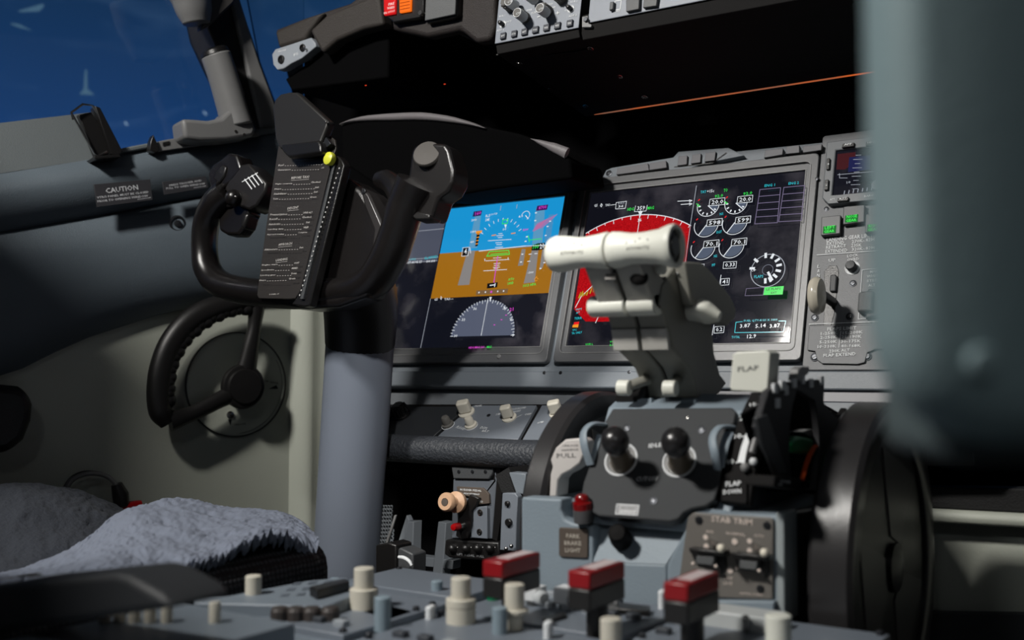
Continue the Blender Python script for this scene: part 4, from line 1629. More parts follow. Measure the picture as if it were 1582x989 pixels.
for (x, y, r, lab) in ((722, 640, 15, 0), (788, 648, 13, 0), (862, 641, 14, 1)):
    u, v = TS.uv(x, y, .0)
    k = .00078
    o = TS.P(u, v, .002)
    b = MB()
    b.lathe(o, TS.n, [(r * k, 0), (r * k, .002), (r * k * .75, .003)], CREAM, 24)
    ob = b.build('dial', ls)
    b = MB()
    f2 = Fr(o + TS.n * .003, TS.ex + TS.ey * .35, TS.ey)
    b.prism(f2, rrect(-r * k * .78, -r * k * .52, r * k * .72, r * k * .52, .003, 3), 0, .017, CREAM)
    b.build('grip', ob, bevel=.002)
    if (x, y) != (722, 640):
        b = MB()
        b.lathe(f2.P(r * k * .45, -.0005, .0), -f2.ey, [(.0016, .004), (.0016, r * k * .53), (.0003, r * k * .53)], BLACK, 8)
        b.build('grub_screw', ob)
for x, y in ((693, 659), (729, 660)):
    o = TS.P(*TS.uv(x, y, 0), .002)
    b = MB()
    b.lathe(o, TS.n, [(.0085, 0), (.0085, .003), (.006, .004), (.006, .012), (.0045, .0145), (.0005, .015)], KD if x < 700 else CREAM, 20)
    b.lathe(o, TS.n, [(.0095, -.001), (.0095, .0005), (.009, .0006), (.009, -.001)], WHITE, 22)
    b.build('dimmer', ls)
# black round vent controls at left
for (x, y, lab) in ((621, 631, 'round black knurled vent knob with white streaks behind the column, right of its twin'), (596, 632, 'round black vent knob just peeking out from behind the column')):
    rk = tag(knob_on(TS, x + 1, y + 12, 13, .02, BLACK, None, 'vent_knob', flute=10), lab, 'knob')
    _c = rk.location
    b = MB()
    o = TS.P(*TS.uv(x + 1, y + 12, 0), .0205)
    for q in (-1, 0, 1):
        f2 = Fr(o, TS.ex, TS.ey)
        b.box(f2, -.006, q * .004 - .0008, .006, q * .004 + .0008, .0, .0008, SILV)
    b.build('marks', rk)
# padded rail under the shelf
b = MB()
y_ = TS.hit(700, 690, 0).y - .012
z0_ = onaxis(700, 697, 1, y_).z
xL, xR = onaxis(560, 690, 1, y_).x, onaxis(900, 690, 1, y_).x
b.tube([V((xL, y_, z0_)), V(((xL + xR) / 2, y_, z0_)), V((xR, y_, z0_))], [(.0185, .018)] * 3, RUBBER, 24)
rl = tag(b.build('padded_rail', bevel=0), 'dark wrinkled padded rail running under the knob shelf', 'padding')

# ================================================================ BELOW THE PANEL
A1 = YF(1.12)
pa = thing('pedal_adjuster', 'small grey bracket with tan crank knob and red push knob under the shelf', 'pedal adjuster', A1.hit(735, 860))
b = MB()
b.px(A1, [(697, 720), (762, 722), (760, 733), (755, 741), (700, 740)], -.05, .004, DGREY)
b.px(A1, [(700, 740), (764, 742), (764, 724), (767, 740), (760, 833), (697, 832)], -.05, 0, mat('bracket_grey', (90, 95, 102), .4, bump=.1))
b.build('bracket', pa, bevel=.0015)
b = MB()
b.px(A1, [(762, 724), (772, 722), (776, 740), (774, 800), (768, 836), (760, 833)], -.07, -.001, BLACK)
b.build('side_wall', pa)
b = MB()
b.px(A1, [(705, 752), (745, 754), (750, 758), (755, 764), (756, 778), (735, 780), (728, 768), (708, 764)], .0, .004, BROWN)
o = b.build('placard', pa, bevel=.0005)
d = Draw(A1.off(.004))
for t, p0, p1, h in (('RUDDER PEDAL', (711, 758), (744, 760), 3), ('ADJUSTMENT', (716, 764), (741, 766), 3), ('FWD', (737, 776), (746, 777), 3)):
    d.text(t, p0, p1, h, glow((120, 118, 112), .5) if 0 else WHITE)
d.build('lettering', o, smooth=0)
b = MB()
b.px(A1, [(726, 764), (740, 770), (735, 782), (728, 790), (728, 812), (722, 832), (712, 834), (704, 828), (708, 790), (716, 786)], .004, .010, BLACK)
b.build('crank_slot', pa, bevel=.001)
b = MB()
b.px(A1, [(731, 784), (752, 782), (753, 833), (728, 831), (727, 810), (731, 806)], .003, .006, mat('latch_plate', (104, 110, 118), .35))
o = b.build('latch_plate', pa, bevel=.001)
screw(A1, 742, 792, 4, parent=o, m=STEEL, h=.006)
screw(A1, 741, 822, 4, parent=o, m=STEEL, h=.006)
for x in (709, 730, 750):
    screw(A1, x, 729, 2.4, parent=pa, h=.004)
b = MB()
c0, c1 = A1.hit(710, 776, .01), A1.hit(687, 776, .045)
ax = (c1 - c0)
b.lathe(c0, ax, [(.010, 0), (.0135, .004), (.0138, .010), (.007, .014), (.006, ax.length - .014), (.0120, ax.length - .008), (.0122, ax.length - .003), (.010, ax.length), (.0052, ax.length), (.005, ax.length - .003), (.0003, ax.length - .003)], TAN, 26)
b.build('crank_knob', pa)
b = MB()
b.lathe(c0 + ax, ax, [(.0048, -.003), (.0048, .0004), (.0003, .0006)], BROWN, 16)
b.build('knob_centre', pa)
b = MB()
c0, c1 = A1.hit(717, 812, .006), A1.hit(700, 815, .03)
ax = c1 - c0
b.lathe(c0, ax, [(.006, 0), (.006, .004), (.0045, .006), (.0045, ax.length * .6)], STEEL, 16)
b.lathe(c0, ax, [(.0048, ax.length * .5), (.0052, ax.length * .8), (.004, ax.length), (.0003, ax.length * 1.04)], RED, 16)
b.build('push_knob', pa)
b = MB()
b.px(A1, [(688, 834), (770, 838), (772, 862), (750, 866), (694, 862), (686, 856)], -.03, .008, BLACK)
b.build('lower_tray', pa, bevel=.002)
d = Draw(A1.off(.008))
d.text('LIFT  PEDAL  PULL', (706, 858), (748, 862), 3.5, mat('dull_lettering', (120, 122, 124), .5))
d.build('tray_lettering', pa, smooth=0)
for x in (706, 727, 745, 764):
    b = MB()
    b.lathe(A1.hit(x, 852, .0), (A1.n + V((0, 0, .5))), [(.006, 0), (.006, .012), (.004, .016), (.002, .017)], BLACK, 12)
    b.ball(A1.hit(x + 1, 846, .018), .0013, STEEL, 8)
    b.build('toggle', pa)

A2 = YF(1.02)
sp = thing('side_plate', 'narrow grey upright plate with two dark fasteners beside the pedestal', 'plate', A2.hit(786, 860))
b = MB()
b.px(A2, [(776, 762), (796, 762), (800, 768), (798, 800), (797, 852), (772, 850), (774, 800)], -.01, 0, SHG)
b.build('plate', sp, bevel=.001)
for x, y, r in ((785, 778, 4.5), (787, 807, 6.5)):
    b = MB()
    b.disc(A2, *A2.uv(x, y, 0), r * .00068, 0, .004, BLACK, 18, .001)
    b.build('fastener', sp)
b = MB()
b.px(A2, [(765, 735), (786, 722), (800, 762), (776, 762)], -.06, -.02, MATTE)
b.build('gusset', sp)
b = MB()
b.px(A2, [(786, 730), (812, 732), (812, 765), (797, 762)], -.03, -.012, GREY)
b.build('upper_web', sp, bevel=.001)
for x, y in ((782, 848), (790, 844)):
    b = MB()
    b.ball(A2.hit(x, y, .006), .0025, STEEL, 10)
    b.build('stud', sp)

A3 = YF(1.20)
tf = thing('floor_bracket_frame', 'grey bracket frame with rounded openings low behind the column', 'frame', A3.hit(650, 940))
BRK = mat('truss_grey', (140, 146, 152), .45)
b = MB()
b.px(A3, [(677, 806), (689, 808), (685, 868), (678, 930), (664, 930), (670, 868)], -.02, 0, BRK)
b.px(A3, [(634, 858), (700, 866), (699, 880), (634, 873)], -.02, -.0008, BRK)
b.px(A3, [(626, 806), (639, 806), (636, 905), (622, 905)], -.02, -.0004, BRK)
b.px(A3, [(560, 908), (720, 912), (720, 990), (560, 990)], -.02, -.002, BRK)
b.build('frame', tf, bevel=.001)
b = MB()
b.px(A3, [(628, 796), (632, 804), (616, 868), (606, 866)], -.01, .0, BRK)
b.px(A3, [(609, 796), (612, 796), (598, 842), (594, 842)], .0, .003, SILV)
b.build('struts', tf, bevel=.0008)
# perforated mesh guard
b = MB()
for k in range(7):
    for j in range(11):
        x = 587 + k * 4.2 - j * .4
        y = 784 + j * 6
        if x < 606:
            f = A3
            u, v = f.uv(x, y, 0)
            b.ring(f, [(u + .0032 * math.cos(rad(60 * q + 30)), v + .0032 * math.sin(rad(60 * q + 30))) for q in range(6)], [(u + .0024 * math.cos(rad(60 * q + 30)), v + .0024 * math.sin(rad(60 * q + 30))) for q in range(6)], -.002, 0, BRK)
b.build('mesh_guard', tf, smooth=0)

A4 = YF(.98)
jb = thing('jack_box', 'black box with a white lead plugged in, low at the foot of the column', 'jack box', A4.hit(600, 925))
b = MB()
b.px(A4, [(580, 842), (600, 838), (612, 842), (612, 912), (580, 910)], -.03, 0, BLACK)
b.build('body', jb, bevel=.002)
b = MB()
b.px(A4, [(612, 850), (618, 846), (638, 856), (637, 915), (612, 914)], -.03, -.004, DGREY)
b.build('side_body', jb, bevel=.002)
b = MB()
b.tube([A4.hit(x, y, .012) for x, y in ((616, 861), (624, 862), (632, 867), (636, 874))], [.002, .0024, .0022, .0016], WHITE, 10, smooth=3)
b.build('white_lead', jb)

# dark bulkhead behind everything under the panel
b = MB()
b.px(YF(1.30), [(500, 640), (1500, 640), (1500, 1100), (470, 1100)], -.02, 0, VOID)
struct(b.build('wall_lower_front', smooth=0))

# ================================================================ CONTROL COLUMN AND YOKE
cc = thing('control_column', 'grey control column with a black yoke wheel in front of the left display', 'control column', (-.95, 1.05, .30))
b = MB()
t0, t1, t2 = onaxis(561, 450, 1, 1.045), onaxis(549, 650, 1, 1.05), onaxis(534, 868, 1, 1.055)
dn = (t2 - t1).normalized()
b.tube([t0 + (t0 - t1) * .05, t1, t2, t2 + dn * .45], [(.0445, .0445), (.0445, .0445), (.0430, .0430), (.05, .05)], COL, 40)
b.build('column_tube', cc, smooth=50)
Y = Fr(onaxis(500, 400, 1, .955), (1, 0, 0), (0, .10, 1))


def YH(x, y, h=0.0):
    return Y.hit(x, y, h)


b = MB()
# left horn, bottom bar, right horn: one flowing sweep
pts = [(349, 296, .012), (332, 315, .012), (319, 345, .008), (316, 385, .004), (322, 418, .002), (345, 441, 0), (400, 452, 0), (470, 456, 0), (530, 450, 0), (572, 438, 0), (597, 405, .006), (614, 362, .012), (628, 318, .016), (645, 283, .018)]
rr = [(.016, .018), (.019, .018), (.0185, .0165), (.0185, .016), (.020, .017), (.022, .018), (.021, .018), (.021, .018), (.021, .018), (.025, .020), (.025, .020), (.024, .020), (.025, .021), (.028, .022)]
b.tube([YH(*p) for p in pts], rr, YOKE, 20, up=(0, -1, .05), smooth=5)
# 'a' radius is along the facing direction, 'b' in the plane
b.build('yoke_horns', cc, smooth=60)
b = MB()
b.px(Y, [(372, 452), (380, 437), (400, 431), (470, 428), (560, 427), (575, 440), (566, 458), (520, 474), (470, 477), (400, 468)], -.02, .016, YOKE)
b.build('yoke_lower_bar', cc, bevel=.010, seg=4)
b = MB()
hub = [(505, 320), (512, 280), (535, 272), (558, 290), (580, 325), (592, 348), (590, 372), (578, 400), (566, 425), (560, 445), (500, 452), (480, 440)]
b.px(Y, hub, -.035, .010, YOKE)
b.build('hub', cc, bevel=.008, seg=4)
b = MB()
b.px(Y, [(556, 288), (570, 300), (590, 345), (592, 362), (584, 378), (578, 395), (574, 380), (577, 355), (562, 318)], -.03, .013, mat('hub_cover_dark', (44, 42, 42), .3))
b.build('hub_cover', cc, bevel=.003)
screw(Y, 562, 296, 3.4, parent=cc, m=DSTEEL, h=.013)
b = MB()
b.tube([YH(585, 278, .0), YH(600, 280, .01), YH(618, 300, .014), YH(626, 325, .016)], [(.010, .008), (.013, .010), (.016, .014), (.018, .016)], YOKE, 16, smooth=4)
b.build('thumb_spur', cc, bevel=0)
# black tube around the column top, where it meets the hub
b = MB()
b.tube([onaxis(545, 420, 1, 1.0), onaxis(557, 470, 1, 1.03), t0 * .6 + t1 * .4], [(.05, .05), (.050, .048), (.0455, .0455)], BLACK, 32, smooth=3)
b.build('column_top_black', cc, smooth=50)
# right horn head with round cap
b = MB()
b.px(Y, [(636, 232), (642, 224), (660, 220), (688, 222), (694, 232), (701, 262), (700, 280), (692, 296), (677, 307), (668, 334), (664, 339), (652, 336), (640, 328), (626, 300), (632, 262)], -.012, .018, YOKE)
b.build('right_grip_head', cc, bevel=.007, seg=4)
b = MB()
u, v = Y.uv(659, 239, .020)
b.lathe(Y.P(u, v, .018), Y.n + V((.30, 0, .32)), [(.0165, 0), (.0168, .0025), (.0155, .0045), (.0003, .0055)], mat('cap_grey', (74, 71, 68), .6, spec=.25), 28)
b.build('round_cap', cc)
b = MB()
b.px(Y, [(644, 326), (664, 330), (663, 339), (642, 340), (635, 334)], .0, .022, BLACK)
b.build('trigger_recess', cc, bevel=.002)
# left horn switch cluster
b = MB()
b.px(Y, [(322, 282), (320, 268), (328, 254), (340, 246), (352, 236), (366, 238), (370, 250), (374, 262), (360, 280), (345, 290), (336, 298), (326, 300)], -.012, .016, YOKE)
b.build('switch_hood', cc, bevel=.004, seg=3)
b = MB()
b.px(Y, [(330, 276), (334, 262), (344, 254), (350, 258), (346, 272), (338, 284)], .014, .0185, BLACK)
b.build('hood_recess', cc, bevel=.002)
b = MB()
b.px(Y, [(346, 292), (356, 272), (372, 254), (384, 252), (412, 282), (410, 294), (396, 318), (384, 324), (362, 316)], -.016, .016, mat('switch_block_black', (26, 24, 24), .4))
sbk = b.build('switch_block', cc, bevel=.003)
d = Draw(Y.off(.0165))
for k in range(4):
    x, y = 378 + k * 5.5, 277 - k * 3
    d.line([(x, y), (x + 11, y + 15)], 1.9, WHITE)
d.line([(374, 281), (398, 267)], 1.4, WHITE)
d.build('switch_markings', sbk, smooth=0)
b = MB()
b.ball(YH(361, 306, .02), .0115, YOKE, 20)
b.lathe(YH(361, 306, .004), Y.n, [(.014, 0), (.014, .008), (.011, .010), (.011, .004)], BLACK, 22)
b.build('thumb_button', cc)
b = MB()
b.ball(YH(364, 304, .031), .0016, STEEL, 8)
b.build('button_stud', cc)
b = MB()
b.px(Y, [(336, 322), (344, 308), (362, 300), (384, 316), (386, 328), (379, 340), (376, 352), (368, 363), (350, 363), (338, 356)], -.014, .008, YOKE)
b.px(Y, [(374, 328), (384, 330), (380, 342), (376, 354), (370, 352)], -.006, .016, BLACK)
b.build('trigger', cc, bevel=.004, seg=3)

# checklist holder on the yoke
ch = thing('checklist_holder', 'tall dark checklist card with white lines clipped on the left side of the yoke', 'checklist', Y.hit(430, 465, .03))
K = Fr(Y.hit(460, 350, .028), (1, 0, 0), (0, .16, 1))
K = Fr(K.O, (1, -.12, 0), (0, .16, 1))
b = MB()
b.px(K, [(430, 226), (492, 212), (508, 208), (517, 216), (519, 230), (512, 250), (464, 448), (456, 461), (446, 462), (400, 461), (397, 456), (411, 350)], -.003, 0, CARD)
b.build('card', ch, bevel=.0006)
b = MB()
b.px(K, [(421, 168), (424, 154), (433, 145), (447, 142), (458, 142), (464, 147), (508, 187), (503, 200), (494, 222), (493, 228), (432, 230), (425, 215)], .0, .012, mat('clip_cover', (36, 35, 34), .4))
b.build('clip_cover', ch, bevel=.003, seg=3)
b = MB()
b.px(K, [(433, 223), (492, 216), (496, 224), (496, 236), (445, 243), (436, 234)], .006, .018, BLACK)
b.build('clip_bar', ch, bevel=.003, seg=3)
b = MB()
b.px(K, [(494, 216), (504, 212), (511, 222), (502, 230), (492, 228)], .001, .008, DSTEEL)
b.ball(K.hit(504, 189, .014), .0018, STEEL, 8)
b.build('clip_pivot', ch, bevel=.001)
b = MB()
b.px(K, [(510, 262), (521, 240), (529, 248), (532, 255), (478, 472), (470, 474), (450, 470), (458, 460)], -.012, -.0005, BLACK)
b.build('rail', ch, bevel=.0015)
b = MB()
b.px(K, [(513, 258), (517, 254), (468, 462), (463, 462)], -.001, .003, DGREY)
b.build('rail_strip', ch, bevel=.0005)
d = Draw(K.off(.0032))
for k in range(27):
    t = k / 26
    d.sector(524 - 61 * t, 260 + 196 * t, .0011, 0, 360, mat('rail_dots', (190, 190, 188), .5), 8, False)
d.build('rail_holes', ch, smooth=0)
b = MB()
b.lathe(K.hit(513, 247, .003), K.n, [(.0075, 0), (.0085, .003), (.0078, .007), (.004, .009), (.0003, .0092)], YEL, 22)
b.build('yellow_slider', ch)
d = Draw(K.off(0))
LT = mat('checklist_lettering', (185, 182, 178), .5)
for (t, x0, x1, y) in (('BEFORE START', 455, 485, 246), ('BEFORE TAXI', 450, 477, 277), ('BEFORE TAKEOFF', 444, 461, 324), ('DESCENT', 430, 451, 380), ('APPROACH', 426, 444, 404)):
    tt = {246: 'AFTER START', 277: 'BEFORE TAXI', 324: 'DESCENT', 380: 'APPROACH', 404: 'LANDING'}[y]
    d.text(tt, (x0, y), (x1, y - 2), 3.6, LT)
    d.line([(x0, y + 2), (x1, y)], .5, LT)
for (l, r, y) in (('Fuel', 'ON', 257), ('Generators', 'ON', 264), ('Flight controls', 'Checked', 286), ('Flaps', 'Set', 294), ('Stabilizer', 'Set', 301), ('Trim', 'Green', 309), ('Pressurization', 'LAND ALT', 333), ('Recall', 'Checked', 340),
                  ('Autobrake', 'Set', 348), ('Landing data', 'VREF', 356), ('Approach briefing', 'Complete', 364), ('Altimeters', 'Set', 387), ('Engine start', 'CONT', 411), ('Speedbrake', 'ARMED', 419), ('Landing gear', 'Down', 427), ('Flaps', 'Green', 435)):
    xl = 430 - (y - 257) * .165
    xr = 502 - (y - 257) * .258
    w = min(26, 2.0 * len(l))
    w2 = min(14, 2.0 * len(r))
    d.text(l, (xl, y), (xl + w, y - .8), 2.6, LT)
    d.text(r, (xr - w2, y - 3), (xr, y - 3.6), 2.6, LT)
    n = max(2, int((xr - w2 - xl - w) / 4))
    for k in range(n):
        x = xl + w + 2 + k * 4
        d.line([(x, y - .8 - k * .12), (x + 1.8, y - .9 - k * .12)], .7, LT)
d.text('F-CHKL 07', (416, 456), (431, 455), 1.8, LT)
d.build('checklist_lettering', ch, smooth=0)

# ================================================================ TILLER on the left sidewall
tl = thing('steering_tiller', 'black half-round nose wheel steering tiller on the beige side wall', 'tiller', WL.hit(375, 600))
b = MB()
uo, vo = WL.uv(365, 594, .0)
b.lathe(WL.P(uo, vo, 0), WL.n, [(.083, 0), (.083, .0035), (.081, .004), (.081, .0045), (.0003, .0045)], BEIGE, 56)
dk = b.build('dial_plate', tl)
b = MB()
b.lathe(WL.P(uo, vo, 0), WL.n, [(.0845, 0), (.0845, .0045), (.0828, .005), (.0828, 0)], BLACK, 56)
b.build('dial_rim', tl)
d = Draw(WL.off(.0046))
d.poly([(427, 595), (430, 601), (415, 601)], BLACK)
d.poly([(352, 648), (358, 648), (356, 658)], BLACK)
d.text('OFF CENTER', (408, 590), (430, 594), 3, mat('tiller_marks', (50, 50, 50), .6))
d.text('UNLOCK', (362, 658), (380, 656), 3, _m['tiller_marks'])
d.arc(365, 594, .079, -85, 30, .0007, _m['tiller_marks'], 20)
d.build('dial_markings', dk, smooth=0)
b = MB()
b.lathe(WL.hit(355, 641, .004), WL.n, [(.006, 0), (.006, .003), (.004, .004), (.0003, .004)], STEEL, 16)
b.build('dial_screw', tl)
HW = .03
uc, vc = WL.uv(377, 597, HW + .012)
TLM = mat('tiller_black', (23, 22, 22), .4, bump=.1, scale=700)
b = MB()
b.lathe(WL.P(uc, vc, .0), WL.n, [(.018, .004), (.022, .012), (.026, HW - .01), (.034, HW), (.036, HW + .008), (.033, HW + .014), (.028, HW + .015), (.026, HW + .019), (.0003, HW + .020)], TLM, 40)
b.build('hub', tl, smooth=50)


def WH_(x, y, h):
    return WL.hit(x, y, h)


b = MB()
rim = [(408, 470), (385, 466), (350, 470), (315, 482), (285, 503), (262, 534), (249, 570), (245, 605), (247, 635), (258, 655)]
b.tube([WH_(x, y, HW + .012) for x, y in rim], [(.011, .010), (.013, .014), (.015, .017), (.015, .018), (.015, .018), (.015, .018), (.015, .018), (.015, .018), (.015, .017), (.009, .011)], TLM, 18, up=WL.n, smooth=5)
b.build('rim', tl, smooth=60)
# scalloped inner face of the rim
b = MB()
inn = [(388, 484), (365, 487), (345, 494), (326, 504), (309, 517), (294, 532), (282, 550), (273, 570), (269, 590), (267, 608), (268, 626)]
for k, (x, y) in enumerate(inn):
    b.ball(WH_(x - 8, y - 7, HW + .012), .0118, TLM, 14)
    if k < len(inn) - 1:
        x2, y2 = inn[k + 1]
        b.ball(WH_((x + x2) / 2 - 10, (y + y2) / 2 - 9, HW + .012), .0118, TLM, 14)
b.build('finger_scallops', tl, smooth=60)
b = MB()
b.tube([WH_(377, 590, HW + .004), WH_(386, 545, HW + .008), WH_(393, 505, HW + .010), WH_(396, 474, HW + .012)], [(.010, .019), (.010, .014), (.010, .011), (.012, .014)], TLM, 16, up=WL.n, smooth=4)
b.build('spoke', tl, smooth=60)
b = MB()
b.tube([WH_(370, 602, HW + .004), WH_(335, 620, HW + .008), WH_(295, 640, HW + .010), WH_(262, 650, HW + .010)], [(.010, .017), (.010, .013), (.010, .012), (.011, .017)], TLM, 16, up=WL.n, smooth=4)
b.build('spoke', tl, smooth=60)

# ================================================================ CAPTAIN'S SEAT with sheepskin
st = thing('captain_seat', 'dark seat with a ribbed black cushion base at the lower left', 'seat', (-.98, .45, .0))
b = MB()


def slabbox(x0, x1, y0, y1, z0, z1, m, name, parent, bev=.02, seg=4):
    q = MB()
    q.box(Fr((0, 0, 0), (1, 0, 0), (0, 1, 0)), x0, y0, x1, y1, z0, z1, m)
    return q.build(name, parent, bevel=bev, seg=seg)


WEB = bpy.data.materials.new('ribbed_seat_fabric')
WEB.use_nodes = True
_n = WEB.node_tree
_b = _n.nodes['Principled BSDF']
_b.inputs['Roughness'].default_value = .6
_tc = _n.nodes.new('ShaderNodeTexCoord')
_vo = _n.nodes.new('ShaderNodeTexVoronoi')
_vo.inputs['Scale'].default_value = 190
_vo.inputs['Randomness'].default_value = .15
_n.links.new(_tc.outputs['Object'], _vo.inputs['Vector'])
_cr = _n.nodes.new('ShaderNodeValToRGB')
_cr.color_ramp.elements[0].position = .25
_cr.color_ramp.elements[0].color = lin((64, 66, 70)) + (1,)
_cr.color_ramp.elements[1].position = .55
_cr.color_ramp.elements[1].color = lin((18, 18, 20)) + (1,)
_n.links.new(_vo.outputs['Distance'], _cr.inputs[0])
_n.links.new(_cr.outputs[0], _b.inputs['Base Color'])
_bp = _n.nodes.new('ShaderNodeBump')
_bp.inputs['Strength'].default_value = .8
_bp.inputs['Distance'].default_value = .002
_bp.invert = True
_n.links.new(_vo.outputs['Distance'], _bp.inputs['Height'])
_n.links.new(_bp.outputs['Normal'], _b.inputs['Normal'])
slabbox(-1.14, -.76, .20, .81, .36, .465, WEB, 'cushion_base', st, .035, 5)
slabbox(-.86, -.752, .36, .815, .42, .512, WEB, 'side_bolster', st, .03, 5)
slabbox(-1.10, -.80, .28, .70, .02, .41, DGREY, 'pedestal_base', st, .02)
slabbox(-1.13, -.76, -.02, .12, .44, 1.16, mat('seat_back_fabric', (60, 66, 74), .8, bump=.4), 'backrest', st, .05, 5)
b = MB()
b.px(YF(.62), [(-60, 918), (0, 903), (175, 885), (196, 890), (245, 918), (262, 940), (-60, 985)], .15, .20, mat('armrest_dark', (42, 44, 47), .6))
b.build('armrest', st, bevel=.008, seg=4)

# sheepskin cover: heaped, slumped surface with clumpy fleece
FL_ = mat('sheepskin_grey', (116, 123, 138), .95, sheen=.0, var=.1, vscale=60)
shp = MB()
from mathutils import noise


def fbm(x, y, s):
    return noise.fractal(V((x * s, y * s, .3)), 1.0, 2.0, 4)


def heap(ctrl, nu, nv):
    """smoothly interpolate a coarse grid of points"""
    def cr(p0, p1, p2, p3, t):
        return 0.5 * ((2 * p1) + (p2 - p0) * t + (2 * p0 - 5 * p1 + 4 * p2 - p3) * t * t + (3 * p1 - p0 - 3 * p2 + p3) * t ** 3)

    def along(r, t):
        n = len(r) - 1
        x = t * n
        i = min(int(x), n - 1)
        return cr(r[max(i - 1, 0)], r[i], r[i + 1], r[min(i + 2, n)], x - i)
    cols = [[along(r, k / nu) for k in range(nu + 1)] for r in ctrl]
    return [[along([c[k] for c in cols], j / nv) for k in range(nu + 1)] for j in range(nv + 1)]


def xrow(pts, xs):
    out = []
    n = len(pts) - 1
    for i, (px_, py_) in enumerate(pts):
        t = i / n
        w = max(0, (t - .55) / .45)
        xx = xs * (1 - w) + (-.757) * w
        out.append(onaxis(px_, py_, 0, xx))
    return out


hem = [(-40, 912), (30, 908), (100, 902), (170, 896), (226, 904), (285, 882), (330, 864), (372, 845), (430, 826), (462, 838), (482, 868)]
rw3 = [(-40, 905), (30, 897), (110, 880), (180, 862), (235, 850), (300, 842), (350, 834), (400, 822), (440, 818), (470, 830), (488, 856)]
rw2 = [(-20, 893), (45, 885), (120, 862), (175, 835), (225, 815), (290, 808), (345, 810), (400, 807), (448, 808), (476, 822), (491, 846)]
rw1 = [(10, 888), (70, 870), (130, 838), (170, 802), (215, 780), (280, 773), (340, 781), (400, 787), (450, 797), (482, 815), (493, 838)]
rw0 = [(20, 910), (80, 900), (140, 870), (180, 840), (225, 815), (285, 800), (345, 810), (400, 812), (450, 815), (478, 830), (489, 852)]
ctrl = [xrow(hem, -.752), xrow(rw3, -.80), xrow(rw2, -.89), xrow(rw1, -1.0), xrow(rw0, -1.08)]
g_ = heap(ctrl, 230, 110)
g2 = []
for j, r in enumerate(g_):
    q = []
    for i, p in enumerate(r):
        a = fbm(p.x * .8 + p.z, p.y, 26) * .005 + fbm(p.x + p.z, p.y, 110) * .0014 + fbm(p.y, p.x + p.z, 300) * .0012
        e = max(0, 1 - j / 12)
        a2 = fbm(p.y, i * .01, 45) * .012 * e
        q.append(p + V((a + .3 * a2, -a * .6, a + a2)))
    g2.append(q)
shp.slab(g2, FL_, (-.004, 0, -.008))
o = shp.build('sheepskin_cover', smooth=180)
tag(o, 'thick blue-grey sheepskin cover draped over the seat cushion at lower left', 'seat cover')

# far left: dark rounded oxygen mask box side and dark wall bag
b = MB()
b.px(WL, [(-60, 596), (0, 594), (30, 597), (45, 606), (52, 625), (50, 650), (38, 680), (14, 700), (-60, 705)], .0, .06, BLACK)
o = b.build('mask_stowage_cup', bevel=.012, seg=4)
tag(o, 'dark rounded stowage cup on the shadowed side wall at the left edge', 'stowage cup')
# rest of the sheepskin, its shade put into a darker grey
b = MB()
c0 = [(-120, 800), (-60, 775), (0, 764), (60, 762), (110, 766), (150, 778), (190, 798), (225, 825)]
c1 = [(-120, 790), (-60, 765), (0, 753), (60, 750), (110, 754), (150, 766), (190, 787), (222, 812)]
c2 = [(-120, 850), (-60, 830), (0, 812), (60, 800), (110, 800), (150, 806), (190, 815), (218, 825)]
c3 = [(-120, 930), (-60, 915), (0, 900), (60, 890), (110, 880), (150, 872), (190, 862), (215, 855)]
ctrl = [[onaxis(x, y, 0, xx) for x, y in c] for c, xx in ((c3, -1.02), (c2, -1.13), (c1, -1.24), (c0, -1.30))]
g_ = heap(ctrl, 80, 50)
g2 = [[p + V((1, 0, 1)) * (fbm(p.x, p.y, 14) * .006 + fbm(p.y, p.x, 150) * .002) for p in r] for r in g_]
b.slab(g2, mat('sheepskin_shaded', (46, 50, 58), .95, bump=1.0, scale=160), (0, 0, -.012))
o = b.build('sheepskin_shaded_part', smooth=180)
tag(o, 'rest of the sheepskin behind the lit part, its shade put into a darker grey', 'seat cover')

# cable with red plug
cb = thing('headset_cable', 'grey and black cable looping behind the sheepskin with a red plug', 'cable', WL.hit(150, 760, .02))
b = MB()
b.tube([WL.hit(x, y, .03) for x, y in ((100, 762), (112, 742), (135, 732), (160, 734), (176, 745), (184, 760))], [.0035] * 6, HGREY, 10, smooth=5)
b.build('grey_lead', cb)
b = MB()
b.tube([WL.hit(x, y, .022) for x, y in ((96, 758), (110, 738), (132, 729), (158, 731))], [.002] * 4, BLACK, 8, smooth=5)
b.build('black_lead', cb)
b = MB()
b.tube([WL.hit(x, y, .03) for x, y in ((180, 748), (186, 764), (188, 782))], [.008, .012, .011], BLACK, 14)
b.build('plug_body', cb)
b = MB()
b.tube([WL.hit(x, y, .03) for x, y in ((176, 786), (198, 785), (218, 782))], [.008, .010, .009], RED, 14)
b.build('red_plug', cb)
# ================================================================ CENTRE PEDESTAL (throttle stand)
cs = thing('throttle_stand', 'blue-grey throttle quadrant stand in the centre with a charcoal lever plate', 'throttle stand', (-.42, .95, .0))
XL, XR = -.546, -.296
ZT = B.hit(805, 768).z
b = MB()
b.box(Fr((0, 0, 0), (1, 0, 0), (0, 1, 0)), XL, .8585, XR, 1.14, 0.0, ZT - .004, BOXG)
b.build('stand_body', cs, bevel=.003)
b = MB()
b.px(B, [(805, 768), (868, 771), (866, 788), (872, 802), (884, 808), (916, 812), (916, 1100), (805, 1100)], -.0208, 0, BOXG)
b.px(B, [(1062, 812), (1070, 792), (1206, 796), (1206, 1100), (1030, 1100), (1030, 872), (1055, 825)], -.0208, 0, BOXG)
b.px(B, [(916.2, 868), (1029.8, 872), (1029.8, 1100), (916.2, 1100)], -.0208, 0, BOXG)
b.build('aft_face', cs, bevel=.0025, seg=3)
b = MB()
